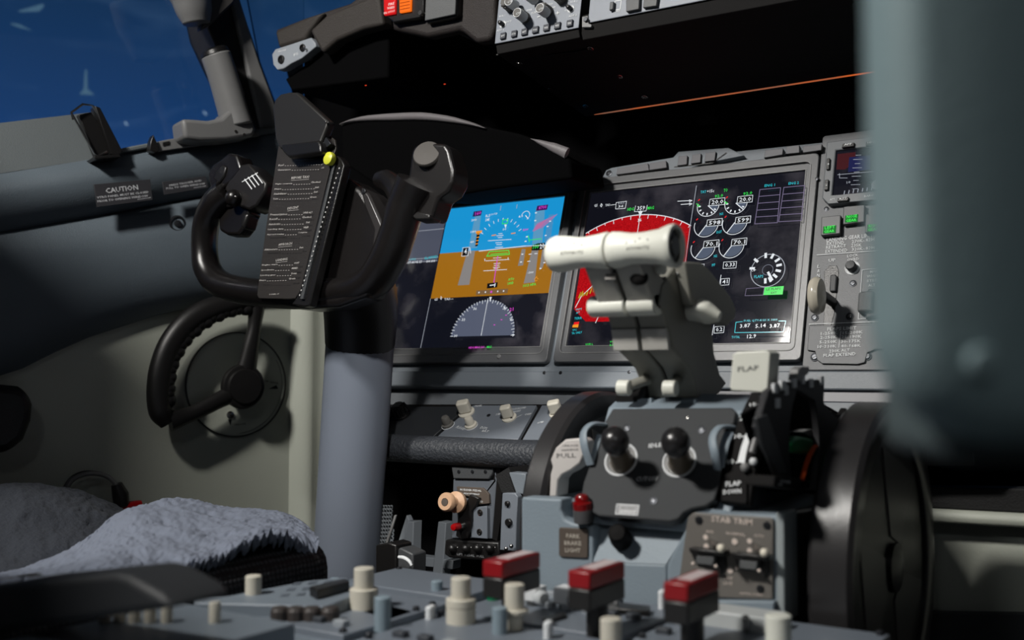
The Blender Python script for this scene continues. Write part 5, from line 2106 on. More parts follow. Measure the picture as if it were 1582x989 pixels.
q = [B.hit(930, 806, -.019), B.hit(1066, 812, -.019), B.hit(1029, 872, -.0005), B.hit(917, 868, -.0005)]
b.slab([[q[0], q[1]], [q[3], q[2]]], BOXG, (0, .001, -.001))
b.build('sloped_pocket', cs, smooth=0)
# rim on the right corner and right cheek
b = MB()
b.box(B, XR - .004, .48, XR + .003, ZT + .004, -.03, .003, mat('stand_edge_highlight', (158, 166, 168), .4))  # corner highlight put into a paler grey edge
b.build('corner_highlight', cs, bevel=.0015)
b = MB()
b.box(XF(XR), .842, .10, 1.10, ZT - .002, -.01, .001, mat('cheek_shade_grey', (40, 42, 43), .6))  # right side of the stand, its shade put into this dark grey
b.build('right_cheek', cs, bevel=.001)
# upper sloping block carrying the plate
b = MB()
prof = [(.845, ZT - .02), (.845, ZT + .002), Q.hit(1000, 790, -.008).yz, Q.hit(1040, 632, -.008).yz, (.93, .66), (1.06, .65), (1.10, .56), (1.10, ZT - .02)]
rows = [[V((x, p[0], p[1])) for p in prof] for x in (-.487, -.345)]
b.loft(rows, BOXG, closed=True, caps=True)
b.build('sloping_block', cs, bevel=.004, seg=3)
b = MB()
plate = [(912, 646), (934, 641), (946, 631), (1130, 629), (1137, 636), (1140, 650), (1124, 660), (1120, 690), (1116, 735), (1108, 768), (1098, 782), (1080, 788), (1066, 792), (1052, 803), (1034, 806), (918, 797), (899, 776), (897, 760), (903, 735), (914, 700), (922, 680), (930, 662)]
plate = [(934, 652), (946, 631), (1130, 629), (1138, 636), (1134, 655), (1120, 664), (1119, 690), (1112, 745), (1104, 772), (1090, 782), (1068, 786), (1056, 792), (1048, 802), (1034, 806), (924, 797), (903, 784), (897, 768), (901, 745), (912, 715), (918, 690), (928, 670)]
b.px(Q, plate, -.007, .004, PLATE, BLACK)
b.build('lever_plate', cs, bevel=.0018, seg=3)
QF = Q.off(.004)
d = Draw(QF)
d.text('IDLE', (1002, 692), (1022, 690), 6, WHITE)
d.text('CUTOFF', (982, 744), (1016, 743), 7, WHITE)
d.line([(953, 779), (987, 781), (985, 796), (951, 794)], 1.3, WHITE, True)
d.poly([(955, 780), (986, 782), (984, 795), (953, 793)], mat('placard_light', (150, 150, 152), .5))
d.text('HORN', (960, 787), (980, 788), 4.5, BLACK)
d.text('CUTOUT', (956, 793), (982, 794), 4.5, WHITE)
d.build('plate_lettering', cs, smooth=0)
for x, y, r in ((968, 661, 4.5), (1084, 664, 5), (1009, 774, 5.5), (1062, 645, 1.6)):
    screw(Q, x, y, r, parent=cs, h=.004, m=DSTEEL if r > 2 else STEEL)


def seat_ring(x, y, r):
    o = QF.P(*QF.uv(x, y, 0))
    k = (o - CAM).dot(CF) / FPX
    r *= k
    b = MB()
    b.lathe(o, QF.n, [(r, .0), (r, .0012), (r * .93, .0018), (r * .88, .0012), (r * .88, .0)], WHITE, 36)
    ob = b.build('lever_ring', cs)
    b = MB()
    b.lathe(o, QF.n, [(r * .87, .0002), (r * .87, .0006), (.0003, .0006)], BLACK, 30)
    b.lathe(o - QF.ey * .003, QF.n, [(r * .58, .0), (r * .56, .004), (r * .45, .0065), (r * .38, .004)], mat('ivory_metal_seat', (190, 182, 170), .3, metal=.4), 26)
    b.build('lever_socket', ob)


for x, y in ((960, 711), (1050, 713)):
    seat_ring(x, y, 28)


def fuel_lever(px_, py_, bx, by, label):
    t = thing('start_lever', label, 'lever', QF.hit(bx, by), 'engine start levers')
    o = QF.hit(bx, by)
    tip = QF.hit(px_, py_, .042)
    ax = (tip - o)
    L = ax.length
    b = MB()
    b.lathe(o, ax, [(.010, .0), (.0105, .006), (.0095, .010), (.0092, L - .012)], mat('lever_shank_bronze', (112, 102, 88), .35, metal=.3), 20)
    b.build('shank', t)
    b = MB()
    r = .0124
    b.lathe(tip - ax.normalized() * .002, ax, [(.0075, -.013), (.0105, -.008), (r, -.001), (r, .003), (.0112, .008), (.0085, .0115), (.0045, .0135), (.0003, .014)], mat('knob_black_gloss', (34, 33, 34), .28), 32)
    b.build('knob', t, smooth=60)
    return t


fuel_lever(950, 681, 962, 716, 'left black ball-topped start lever on the charcoal plate')
fuel_lever(1044, 683, 1052, 719, 'right black ball-topped start lever on the charcoal plate')
# wire guards at both sides of the plate
b = MB()
b.tube([Q.hit(x, y, h) for x, y, h in ((934, 656, .004), (915, 655, .016), (902, 668, .020), (903, 690, .018), (912, 718, .006))], [(.0018, .0045)] * 5, BOXG, 10, smooth=4)
b.tube([Q.hit(x, y, h) for x, y, h in ((912, 717, .006), (918, 700, .005), (926, 672, .005))], [(.0012, .003)] * 3, BOXG, 8, smooth=3)
b.build('side_guard', cs)
b = MB()
b.tube([Q.hit(x, y, h) for x, y, h in ((1132, 660, .004), (1112, 660, .016), (1101, 676, .020), (1104, 700, .018), (1109, 725, .004))], [(.0018, .004)] * 5, BOXG, 10, smooth=4)
b.tube([Q.hit(x, y, h) for x, y, h in ((1126, 668, .006), (1118, 690, .008), (1112, 722, .004))], [(.0012, .0045)] * 3, BOXG, 8, smooth=3)
b.build('side_guard', cs)
# red park brake lamp, placard, knob
b = MB()
o = B.hit(902, 806, .002)
ax = V((0, -.15, 1))
b.lathe(o, ax, [(.0090, 0), (.0092, .010), (.0086, .012)], mat('lamp_base_grey', (96, 96, 98), .3, metal=.4), 24)
b.lathe(o + V((0, .010, -.001)), (0, 1, 0), [(.004, 0), (.004, .02)], BLACK, 12)
lb = b.build('park_brake_lamp', cs)
b = MB()
b.lathe(o, ax, [(.0088, .0118), (.0088, .0175), (.0068, .0190), (.0064, .0225), (.0045, .0245), (.0003, .0248)], REDL, 24)
b.build('red_lens', lb)
b = MB()
b.px(B, [(865, 815), (906, 817), (908, 820), (908, 861), (905, 863), (867, 861), (863, 858), (863, 817)], 0, .002, BROWN)
pl = b.build('park_brake_placard', cs, bevel=.0008)
d = Draw(B.off(.002))
LB = mat('placard_cream', (190, 182, 170), .5)
for t, x0, x1, y, in (('PARK', 875, 896, 831), ('BRAKE', 872, 898, 842), ('LIGHT', 873, 897, 853)):
    d.text(t, (x0, y), (x1, y + 1), 6.5, LB)
d.build('placard_lettering', pl, smooth=0)
b = MB()
o = B.hit(962, 836, -.012)
tip = B.hit(953, 823, .012)
ax = tip - o
b.lathe(o, ax, [(.0095, 0), (.0098, ax.length * .35), (.0085, ax.length * .45), (.0085, ax.length * .9), (.0065, ax.length), (.0003, ax.length * 1.03)], SATIN, 26)
b.build('horn_knob', cs)

# stabiliser trim cutout panel
sp_ = thing('stab_trim_panel', 'bronze-grey STAB TRIM cutout panel with two guarded toggles on the stand', 'control panel', B.hit(1130, 925))
b = MB()
b.px(B, [(1060, 812), (1063, 799), (1071, 792), (1192, 800), (1195, 804), (1194, 927), (1100, 924), (1046, 914)], .0, .003, BRONZE)
b.build('plate', sp_, bevel=.0012)
BF = B.off(.003)
CRM = mat('trim_lettering', (225, 210, 200), .5)
d = Draw(BF)
d.text('STAB TRIM', (1099, 806), (1162, 812), 9, CRM)
for t, p0, p1, h in (('MAIN', (1091, 823), (1102, 824), 4), ('NORMAL', (1122, 826), (1152, 829), 4.5), ('AUTO', (1165, 829), (1180, 831), 4), ('CUT', (1119, 896), (1132, 897), 5), ('OUT', (1117, 904), (1132, 905), 5), ('APPROVED', (1142, 918), (1180, 921), 3)):
    d.text(t, p0, p1, h, CRM)
for x, y, r in ((1090, 830, .0022), (1091, 844, .0022), (1135, 837, .0026), (1158, 836, .0022), (1158, 851, .0022), (1128, 881, .0026)):
    d.sector(x, y, r, 0, 360, CRM, 12, False)
d.build('lettering', sp_, smooth=0)
for x, y in ((1080, 804), (1185, 812), (1175, 910)):
    screw(B, x, y, 5, parent=sp_, h=.003)
for dx, dy in ((0, 0), (67, 7)):
    b = MB()
    b.px(B, [(1063 + dx, 846 + dy), (1121 + dx, 852 + dy), (1122 + dx, 878 + dy), (1114 + dx, 890 + dy), (1112 + dx, 878 + dy), (1076 + dx, 874 + dy), (1070 + dx, 862 + dy)], .003, .005, BLACK)
    b.px(B, [(1063 + dx, 847 + dy), (1121 + dx, 852 + dy), (1120 + dx, 860 + dy), (1066 + dx, 855 + dy)], .005, .016, BLACK)
    g_ = b.build('toggle_guard', sp_, bevel=.001)
    b = MB()
    b.px(B, [(1076 + dx, 858 + dy), (1103 + dx, 861 + dy), (1101 + dx, 874 + dy), (1075 + dx, 871 + dy)], .005, .014, BTNG)
    b.ball(B.hit(1071 + dx, 871 + dy, .012), .0018, CRM, 8)
    b.ball(B.hit(1106 + dx, 875 + dy, .012), .0018, CRM, 8)
    b.build('guard_block', g_, bevel=.001)
    b = MB()
    b.tube([B.hit(1099 + dx, 837 + dy, .003), B.hit(1108 + dx, 841 + dy, .014), B.hit(1114 + dx, 847 + dy, .024)], [.0022, .0024, .0034], STEEL, 12)
    b.ball(B.hit(1114 + dx, 847 + dy, .025), .0036, mat('toggle_tip', (240, 232, 214), .3), 12)
    b.build('toggle', sp_)
b = MB()
b.px(B, [(1058, 928), (1196, 930), (1195, 946), (1056, 942)], .0, .010, BOXG)
b.build('lower_lip', sp_, bevel=.001)

# ---------------------------------------------------------------- thrust levers
HANDLE_IV = IVORY
for side, label in ((0, 'left white-handled thrust lever nearer the blue attitude display'), (1, 'right white-handled thrust lever with a dark open end cap')):
    t = thing('thrust_lever', label, 'lever', (-.435 + .03 * side, .90, .64), 'thrust levers')
    xr = -.404 if side else -.4335
    xl = xr - .0275
    XP = XF(-.404)
    # right-side silhouette of the right lever as photographed, dropped on its side plane
    prof = [(1046, 405), (1062, 404), (1074, 410), (1088, 452), (1100, 500), (1104, 545), (1113, 578), (1124, 592), (1112, 608), (1092, 618), (1078, 616), (1074, 592), (1066, 570), (1053, 554), (1041, 541), (1033, 512), (1026, 486), (1018, 470), (1022, 440)]
    b = MB()
    rows = []
    pv = [XP.hit(x, y) for x, y in prof]
    b.loft([[V((xl, p.y, p.z)) for p in pv], [V((xr, p.y, p.z)) for p in pv]], LEVER, closed=True, caps=True)
    b.build('lever_body', t, bevel=.0025, seg=3)

    def aft(px_, py_):
        return XP.hit(px_, py_)
    # front pads (finger ledge, lit strip of the face, foot roller) follow the aft edge of the profile
    b = MB()
    e0 = aft(1018, 470)
    b.tube([V((xl - (.010 if side == 0 else .0), e0.y + .001, e0.z)), V((xr - .001, e0.y + .001, e0.z))], [(.0098, .0115)] * 2, IVORY, 22)
    b.build('finger_ledge', t, bevel=.001)
    b = MB()
    f0, f1 = aft(1031, 507), aft(1040, 541)
    b.slab([[V((xl + .001, f0.y - .001, f0.z)), V((xr - .001, f0.y - .001, f0.z))], [V((xl + .001, f1.y - .0075, f1.z)), V((xr - .001, f1.y - .0075, f1.z))]], mat('lever_face_lit', (186, 184, 178), .4), (0, .005, 0))  # brightly lit strip of the lever face, light put into a paler tone
    b.build('face_plate', t, bevel=.0006)
    b = MB()
    g0 = aft(1062, 600)
    fx = xl - .011 if side == 0 else xl + .007
    b.tube([V((fx, g0.y - .006, g0.z)), V((fx + .0125, g0.y - .006, g0.z))], [(.0075, .0065)] * 2, IVORY, 18)
    b.build('foot_roller', t, bevel=.001)
    b = MB()
    b.tube([V((fx + .006, g0.y - .006, g0.z)), V((xl + .012, g0.y + .012, g0.z + .008))], .005, LEVER, 12)
    b.build('roller_arm', t)
    # neck and hour-glass handle
    hy = XF(-.43).hit(952, 384)
    hc = onaxis(944, 387, 0, -.4335 + .0)
    y0h, z0h = hc.y, hc.z
    b = MB()
    b.loft([[V((x, p[0], p[1])) for p in ((y0h - .009, z0h - .004), (y0h + .012, z0h - .004), (e0.y + .030, e0.z + .012), (e0.y + .030, e0.z - .010), (e0.y - .004, e0.z - .004))] for x in (xl + .001, xr - .001)], mat('lever_neck', (176, 174, 166), .45), closed=True, caps=True)
    b.build('neck', t, bevel=.002)
    if side == 0:
        xa = onaxis(849, 393, 1, y0h).x
        xb = hc.x - .0012
    else:
        xa = hc.x + .0012
        xb = onaxis(1046, 380, 1, y0h).x
    L = xb - xa
    b = MB()
    if side == 0:
        pr = [(.006, 0), (.0115, .0012), (.0150, .004), (.0165, .009), (.0158, .018), (.0138, L * .5), (.0135, L * .62), (.0150, L * .85), (.0162, L - .002), (.0150, L)]
    else:
        pr = [(.0148, 0), (.0160, .002), (.0155, .008), (.0135, L * .32), (.0135, L * .5), (.0150, L * .75), (.0180, L - .006), (.0186, L - .002), (.0180, L), (.0150, L), (.0145, L - .008)]
    b.lathe((xa, y0h, z0h), (1, 0, 0), pr, HANDLE_IV, 40, ref=(0, 0, 1))
    hd = b.build('handle', t, smooth=50)
    if side:
        b = MB()
        b.lathe((xa, y0h, z0h), (1, 0, 0), [(.0145, L - .0055), (.0145, L - .004), (.009, L - .003), (.008, L - .001), (.0003, L - .001)], BLACK, 30)
        b.build('end_cap', hd)
    # small printed word under the thumb line
    cx_ = (xa + xb) / 2
    b = MB()
    GM = mat('handle_print', (96, 94, 88), .6)
    b.mi(GM)

    def rad_at(x):
        q = x - xa
        for (r0_, t0_), (r1_, t1_) in zip(pr[:-1], pr[1:]):
            if t1_ > t0_ and t0_ <= q <= t1_:
                return r0_ + (r1_ - r0_) * (q - t0_) / (t1_ - t0_)
        return .015

    def on_handle(x, th):
        r_h = rad_at(x) + .00015
        return V((x, y0h - r_h * math.cos(th), z0h + r_h * math.sin(th)))
    vs, fs = text_geo('AUTOTHROTTLE')
    bv = [b.bm.verts.new(on_handle(cx_ - .010 + .022 * x, -.20 + .20 * y)) for x, y in vs]
    for f in fs:
        try:
            b.bm.faces.new([bv[k] for k in f])
        except ValueError:
            pass
    for s_, th in ((-.010, .30), (-.002, .34), (.002, .5), (.010, .36)):
        b.face([on_handle(cx_ + s_ + .0009 * math.cos(k), th + .06 * math.sin(k)) for k in [math.pi / 4 * q for q in range(8)]], GM)
    b.build('handle_print', hd, smooth=0)
    if side:
        b = MB()
        c = XP.hit(1022, 416)
        b.tube([V((xl - .004, c.y - .004, c.z)), V((xr + .004, c.y - .004, c.z))], [(.0055, .0075)] * 2, IVORY, 18)
        b.build('trigger_pad', t, bevel=.001)
        b = MB()
        c = XP.hit(1022, 436)
        b.ball(V((xr - .008, (y0h + e0.y) / 2 - .006, c.z + .002)), .0085, SATIN, 16, (1.0, .7, .8))
        b.build('trigger_gap', t)
        b = MB()
        c = XP.hit(1046, 424)
        b.ball(V((xr + .003, c.y - .006, c.z)), .0016, STEEL, 8)
        b.build('pin', t)
    else:
        b = MB()
        c = XP.hit(1000, 423)
        b.box(Fr(V((xl + .020, c.y - .004, c.z - .002)), (1, 0, 0), (0, .3, 1)), 0, -.0025, .010, .0025, 0, .003, BRONZE)
        b.build('clip', t)

# reverse thrust lever: plate leaning forward with pale cone grips
rv = thing('reverse_lever', 'dark olive-grey reverse thrust lever with pale cone grips behind the thrust levers', 'lever', (-.38, .95, .66))
XRV = XF(-.392)
b = MB()
pv = [XRV.hit(x, y) for x, y in ((1058, 404), (1085, 406), (1098, 418), (1128, 456), (1138, 478), (1136, 492), (1124, 504), (1112, 500), (1094, 480), (1070, 470))]
b.loft([[V((x, p.y, p.z)) for p in pv] for x in (-.403, -.392)], LEVER, closed=True, caps=True)
b.build('plate', rv, bevel=.002)
b = MB()
a_, c_ = onaxis(1078, 480, 0, -.394), onaxis(1112, 490, 0, -.374)
b.tube([V((-.403, a_.y, a_.z)), a_ + V((.004, 0, 0)), a_ * .5 + c_ * .5, c_], [(.009, .009), (.011, .012), (.010, .011), (.005, .006)], IVORY, 20, smooth=3)
b.build('cone_grip', rv)

# dark trim indicator bracket at lever feet
tb = thing('trim_indicator', 'small dark bracket with a white pointer at the foot of the thrust levers', 'indicator', onaxis(970, 620, 1, .93))
TI = YF(.91)
b = MB()
b.px(TI, [(948, 618), (956, 604), (968, 596), (982, 588), (996, 586), (996, 612), (988, 620), (952, 622)], -.03, 0, BLACK)
b.build('bracket', tb, bevel=.0015)
b = MB()
b.px(TI, [(966, 600), (974, 597), (984, 598), (978, 603), (968, 604)], 0, .002, WHITE)
b.build('pointer', tb, bevel=.0005)
# small blue-grey collars below the foot rollers
b = MB()
for x, y in ((996, 622), (1064, 624)):
    b.px(TI, [(x - 12, y - 6), (x + 10, y - 7), (x + 12, y + 8), (x - 12, y + 8)], -.03, 0, BOXG)
b.build('slot_collars', cs, bevel=.001)

# ---------------------------------------------------------------- speed brake lever
sbk = thing('speed_brake_lever', 'pale grey paddle lever lettered PULL beside the left trim wheel', 'lever', YF(.87).hit(858, 764))
YS = YF(.868)
b = MB()
b.px(YS, [(873, 679), (894, 677), (901, 682), (903, 700), (896, 716), (882, 727), (868, 734), (862, 742), (860, 768), (848, 768), (850, 732), (853, 722), (850, 710), (858, 692)], -.022, 0, mat('lever_pale', (205, 200, 196), .45))
pv = b.build('paddle', sbk, bevel=.0018)
d = Draw(YS)
d.text('PULL', (860, 708), (890, 707), 7, mat('paddle_print', (120, 118, 116), .5))
d.text('UNLOCK', (869, 690), (894, 690), 3, _m['paddle_print'])
d.text('HANDLE', (868, 697), (893, 696), 3, _m['paddle_print'])
d.build('paddle_print', pv, smooth=0)

# ---------------------------------------------------------------- trim wheels


def wheel(x0, x1, yc, zc, R, label):
    t = thing('stabiliser_wheel', label, 'wheel', (x0, yc, zc - R), 'stabiliser trim wheels')
    w = x1 - x0
    b = MB()
    b.lathe((x0, yc, zc), (1, 0, 0), [(R - .022, 0.0), (R - .004, 0), (R, .004), (R, w - .004), (R - .004, w), (R - .022, w), (R - .026, w - .003), (R - .026, .003)], mat('trim_wheel_rubber', (44, 43, 44), .3, bump=.05, scale=500), 96, ref=(0, 0, 1))
    # ring closes on itself
    b.bm.faces.ensure_lookup_table()
    b.build('tyre', t, smooth=40)
    b = MB()
    b.lathe((x0 + .006, yc, zc), (1, 0, 0), [(R - .024, 0), (R - .024, w - .012), (.0003, w - .012)], BLACK, 64, ref=(0, 0, 1))
    b.build('web', t, smooth=40)
    b = MB()
    f = XF(x1 - .0055).__class__((x1 - .0055, yc, zc), (0, 1, 0), (0, 0, 1))
    for k in range(3):
        a = rad(35 + 120 * k)
        a2 = a + rad(70)
        p = [(math.cos(a) * .03, math.sin(a) * .03), (math.cos(a + .1) * (R - .035), math.sin(a + .1) * (R - .035)), (math.cos(a2) * (R - .035), math.sin(a2) * (R - .035)), (math.cos(a2) * .03, math.sin(a2) * .03)]
        b.prism(f, p, -.001, .001, mat('wheel_web_grey', (70, 68, 66), .4))
    b.build('web_panels', t, bevel=.0005)
    b = MB()
    b.lathe((x1 - .006, yc, zc), (1, 0, 0), [(.022, 0), (.022, .005), (.012, .008), (.0003, .009)], BLACK, 24)
    b.build('hub', t)
    return t


wheel(-.562, -.536, .990, .525, .135, 'left black trim wheel half hidden behind the pale PULL lever')
wheel(-.279, -.243, .992, .505, .148, 'large black trim wheel at the right of the stand, seen edge-on')

# ---------------------------------------------------------------- flap lever and quadrant
fq = thing('flap_quadrant', 'black flap quadrant with white position numbers and open right side', 'quadrant', (-.32, .88, .60))
b = MB()
FQ = Fr(Q.hit(1140, 700, .002), (1, 0, 0), (0, math.cos(rad(68)), math.sin(rad(68))))
b.px(FQ, [(1160, 606), (1190, 604), (1186, 640), (1180, 660), (1166, 730), (1158, 782), (1112, 776), (1118, 735), (1128, 690), (1140, 648)], -.008, 0, SATIN)
b.px(FQ, [(1112, 742), (1154, 746), (1154, 776), (1150, 779), (1114, 774)], -.01, .003, SATIN)
b.build('number_strip', fq, bevel=.001)
d = Draw(FQ.off(0))
for t, p0, p1, h in (('15', (1158, 628), (1168, 627), 5), ('25', (1142, 650), (1158, 648), 7), ('30', (1131, 679), (1146, 677), 8), ('40', (1120, 718), (1134, 717), 8)):
    d.text(t, p0, p1, h, WHITE)
for y, x in ((624, 1173), (646, 1163), (674, 1151), (714, 1141)):
    d.line([(x - 4, y + 1), (x + 4, y - 1)], 1.8, WHITE)
tr = [(1166, 646), (1160, 662), (1152, 684), (1146, 714)]
d.poly([(1163, 646), (1168, 649), (1160, 672), (1154, 695), (1150, 716), (1139, 714), (1145, 690), (1153, 668)], WHITE)
d.build('numbers', fq, smooth=0)
d = Draw(FQ.off(.003))
d.text('FLAP', (1121, 752), (1145, 750), 7.5, WHITE)
d.text('DOWN', (1117, 764), (1145, 762), 7, WHITE)
d.build('strip_lettering', fq, smooth=0)
b = MB()
b.tube([FQ.hit(x, y, .004) for x, y in ((1170, 668), (1167, 682), (1162, 700))], [(.003, .004)] * 3, SILV, 10)
b.ball(FQ.hit(1151, 722, .004), .0042, SILV, 10)
b.ball(FQ.hit(1164, 713, .004), .0036, WHITE, 10)
b.build('detents', fq)
SPX = XF(-.300)
b = MB()
side_o = [(1188, 604), (1206, 592), (1226, 590), (1274, 586), (1273, 622), (1286, 640), (1300, 652), (1300, 700), (1262, 756), (1215, 756), (1204, 735), (1190, 700), (1172, 660), (1180, 630)]


def dense(p, n):
    return p


hole = []
uC_, vC_ = SPX.uv(1244, 690)
oo = [SPX.uv(x, y) for x, y in side_o]
hr = []
for (u, v) in oo:
    a = math.atan2(v - vC_, u - uC_)
    hr.append((uC_ + .040 * math.cos(a), vC_ + .055 * math.sin(a)))
b.ring(SPX, oo, hr, -.006, 0, mat('quadrant_grey', (56, 56, 58), .6, spec=.2))
b.build('side_plate', fq, bevel=.0008)
b = MB()
b.px(XF(-.33), [(1150, 640), (1230, 600), (1300, 640), (1300, 760), (1190, 760)], -.004, 0, VOID)
b.build('inner_wall', fq)
for x, y, w in ((1196, 600, 10), (1208, 596, 12), (1226, 592, 8), (1239, 586, 8), (1252, 592, 7), (1268, 588, 10), (1200, 623, 9), (1213, 603, 7)):
    u, v = SPX.uv(x, y)
    b = MB()
    b.box(SPX, u - w * .00045, v - .004, u + w * .00045, v + .004, -.001, .002, WHITE)
    b.build('gate_mark', fq, bevel=.0006)
b = MB()
b.px(SPX, [(1231, 588), (1234, 570), (1240, 566), (1251, 567), (1249, 578), (1240, 584), (1238, 590)], -.006, .002, SILV)
b.build('gate_clip', fq, bevel=.0008)
b = MB()
b.px(SPX.off(.002), [(1170, 646), (1186, 640), (1195, 665), (1217, 731), (1204, 735), (1180, 690)], -.004, .0, DGREY)
b.build('gusset', fq, bevel=.0008)
b = MB()
b.px(SPX, [(1198, 735), (1240, 740), (1236, 758), (1196, 752)], -.012, .010, SATIN)
lbk = b.build('label_block', fq, bevel=.001)
d = Draw(SPX.off(.010))
d.text('ZONE', (1205, 745), (1221, 747), 4, WHITE)
d.text('UP', (1202, 750), (1209, 751), 3.5, WHITE)
d.build('lettering', lbk, smooth=0)
b = MB()
b.px(XF(-.302), [(1282, 640), (1286, 634), (1292, 640), (1302, 640), (1308, 630), (1309, 650), (1300, 664), (1284, 662)], -.006, 0, SATIN)
b.build('rear_bracket', fq, bevel=.0008)
fl = thing('flap_lever', 'white square flap lever handle lettered FLAP above the quadrant', 'lever', SPX.hit(1170, 640))
FH = YF(.845)
b = MB()
hpts = [(1132, 547), (1138, 544), (1184, 541), (1190, 546), (1186, 604), (1182, 607), (1130, 604), (1127, 600)]
b.px(FH, hpts, -.024, 0, IVORY)
hd = b.build('handle', fl, bevel=.0035, seg=4)
d = Draw(FH)
d.text('FLAP', (1140, 575), (1173, 572), 8, mat('handle_print_dark', (110, 112, 108), .5))
d.build('handle_print', hd, smooth=0)
b = MB()
c = FH.hit(1180, 600, -.012)
b.tube([c, SPX.hit(1192, 640, -.01), SPX.hit(1200, 680, -.012)], [(.005, .010)] * 3, DGREY, 12)
b.build('arm', fl)
gc = thing('wire_connector', 'green wire connector with orange lead inside the flap quadrant', 'connector', SPX.hit(1240, 700, -.01))
CX = XF(-.306)
b = MB()
b.px(CX, [(1221, 688), (1229, 676), (1238, 674), (1258, 678), (1260, 684), (1256, 702), (1228, 700)], -.012, .0, GREEN)
b.build('plug', gc, bevel=.003)
b = MB()
b.px(CX, [(1262, 686), (1280, 682), (1278, 697), (1264, 702), (1260, 694)], -.006, .002, WHITE)
b.build('clip', gc, bevel=.001)
b = MB()
b.tube([CX.hit(x, y, .003) for x, y in ((1272, 676), (1264, 686), (1254, 700), (1246, 720), (1240, 742))], .0018, ORANGE, 8, smooth=4)
b.tube([CX.hit(x, y, .001) for x, y in ((1268, 676), (1260, 687), (1250, 702), (1243, 722), (1238, 740))], .0015, ORANGE, 8, smooth=4)
b.build('lead', gc)
b = MB()
b.px(CX, [(1238, 668), (1252, 663), (1284, 668), (1276, 676), (1256, 678)], -.014, -.002, SILV)
b.build('shroud', gc, bevel=.001)
b = MB()
b.tube([CX.hit(x, y, -.004) for x, y in ((1268, 712), (1262, 728), (1252, 745))], .0022, BGREEN, 8, smooth=3)
b.build('green_lead', gc)

# ================================================================ AFT ELECTRONICS DECK
DK_ = mat('deck_panel_grey', (118, 128, 138), .45, bump=.1, scale=800)
dk = thing('aft_console', 'grey aft control console with raised radio panels along the bottom', 'console', (-.45, .4, 0))
b = MB()
b.box(Fr((0, 0, 0), (1, 0, 0), (0, 1, 0)), -.690, -.10, -.205, .836, 0, .478, DK_)
b.build('console_body', dk, bevel=.004)
for (x0, x1, y0, y1, h) in ((-.685, -.55, .60, .735, .004), (-.685, -.55, .745, .828, .006), (-.535, -.375, .60, .70, .003), (-.535, -.375, .71, .828, .003), (-.365, -.21, .60, .70, .003), (-.365, -.21, .71, .828, .004)):
    b = MB()
    b.box(P, x0, y0, x1, y1, -.004, h, mat('module_grey', (112, 120, 130), .42, bump=.1))
    b.build('module_plate', dk, bevel=.001)
b = MB()
b.px(P, [(300, 925), (350, 921), (476, 897), (535, 892), (566, 912), (505, 936), (420, 934), (300, 931)], -.002, .014, DK_)
rp = b.build('raised_panel', dk, bevel=.0015)
d = Draw(P.off(.014))
for k in range(4):
    for j in range(3):
        x, y = 440 + k * 24 + j * 9, 922 - j * 9 - k * 1.5
        d.poly([(x - 8, y), (x + 5, y - 1), (x + 9, y - 5), (x - 3, y - 4)], mat('soft_keys', (88, 96, 106), .5))
d.build('soft_keys', rp, smooth=0)
b = MB()
b.px(P, [(478, 906), (534, 893), (540, 898), (490, 912)], .014, .022, BLACK)
b.build('dark_switch_bar', rp, bevel=.001)


def deck_pt(px_, ytop, ybase):
    """base on the console top at the photographed base line, height from the top line"""
    p = P.hit(px_, ybase)
    q = onaxis(px_, ytop, 1, p.y)
    return p, max(.004, q.z - p.z)


def deck_knob(px_, ytop, ybase, tiers, m, label, cat='knob', name='console_knob', group=None, flat=None):
    """tiers: (radius px, fraction of height top)"""
    p, h = deck_pt(px_, ytop, ybase)
    k = (p - CAM).dot(CF) / FPX
    b = MB()
    prof = []
    f0 = 0
    for r, f in tiers:
        prof += [(r * k, f0 * h), (r * k, f * h - .0008), (r * k - .0008, f * h)]
        f0 = f
    prof.append((.0003, h))
    b.lathe(p, (0, 0, 1), prof, m, 26)
    return b.build(name, dk, smooth=40)


def part_label(o, t):
    o['label'] = t
    return o


part_label(deck_knob(391, 889, 944, [(14, .2), (12.5, 1)], CREAM, ''), 'cream knob at the left end of the console')
part_label(deck_knob(562, 877, 947, [(22, .55), (15.5, 1)], CREAM, ''), 'two-tier cream knob')
part_label(deck_knob(591, 922, 975, [(13, 1)], mat('knob_blue_grey', (130, 146, 156), .5), ''), 'blue-grey cylinder knob')
part_label(deck_knob(517, 893, 912, [(7, 1)], _m['knob_blue_grey'], ''), 'small blue-grey knob')
part_label(deck_knob(675, 897, 922, [(9, 1)], _m['knob_blue_grey'], ''), 'small blue-grey knob')
part_label(deck_knob(712, 892, 968, [(23, .42), (23.5, .58), (15.5, 1)], CREAM, ''), 'three-tier cream knob')
part_label(deck_knob(795, 902, 978, [(13, .42), (22, .50), (15.5, 1)], CREAM, ''), 'flanged cream knob')
part_label(deck_knob(772, 938, 985, [(12, 1)], _m['knob_blue_grey'], ''), 'blue-grey cylinder knob')
part_label(deck_knob(944, 955, 1010, [(16.5, 1)], CREAM, ''), 'cream knob at the bottom edge')
part_label(deck_knob(1203, 950, 1010, [(20, 1)], IVORY, ''), 'ivory knob in front of the right stand corner')
part_label(deck_knob(762, 910, 932, [(10, .6), (6, 1)], BGREEN, ''), 'green lens lamp')
part_label(deck_knob(940, 880 + 78, 1000, [(5, 1)], CREAM, ''), 'cream knob at the bottom edge')
b = MB()
b.box(P, -.688, .30, -.56, .56, -.004, .019, DK_)
b.build('near_raised_panel', dk, bevel=.001)
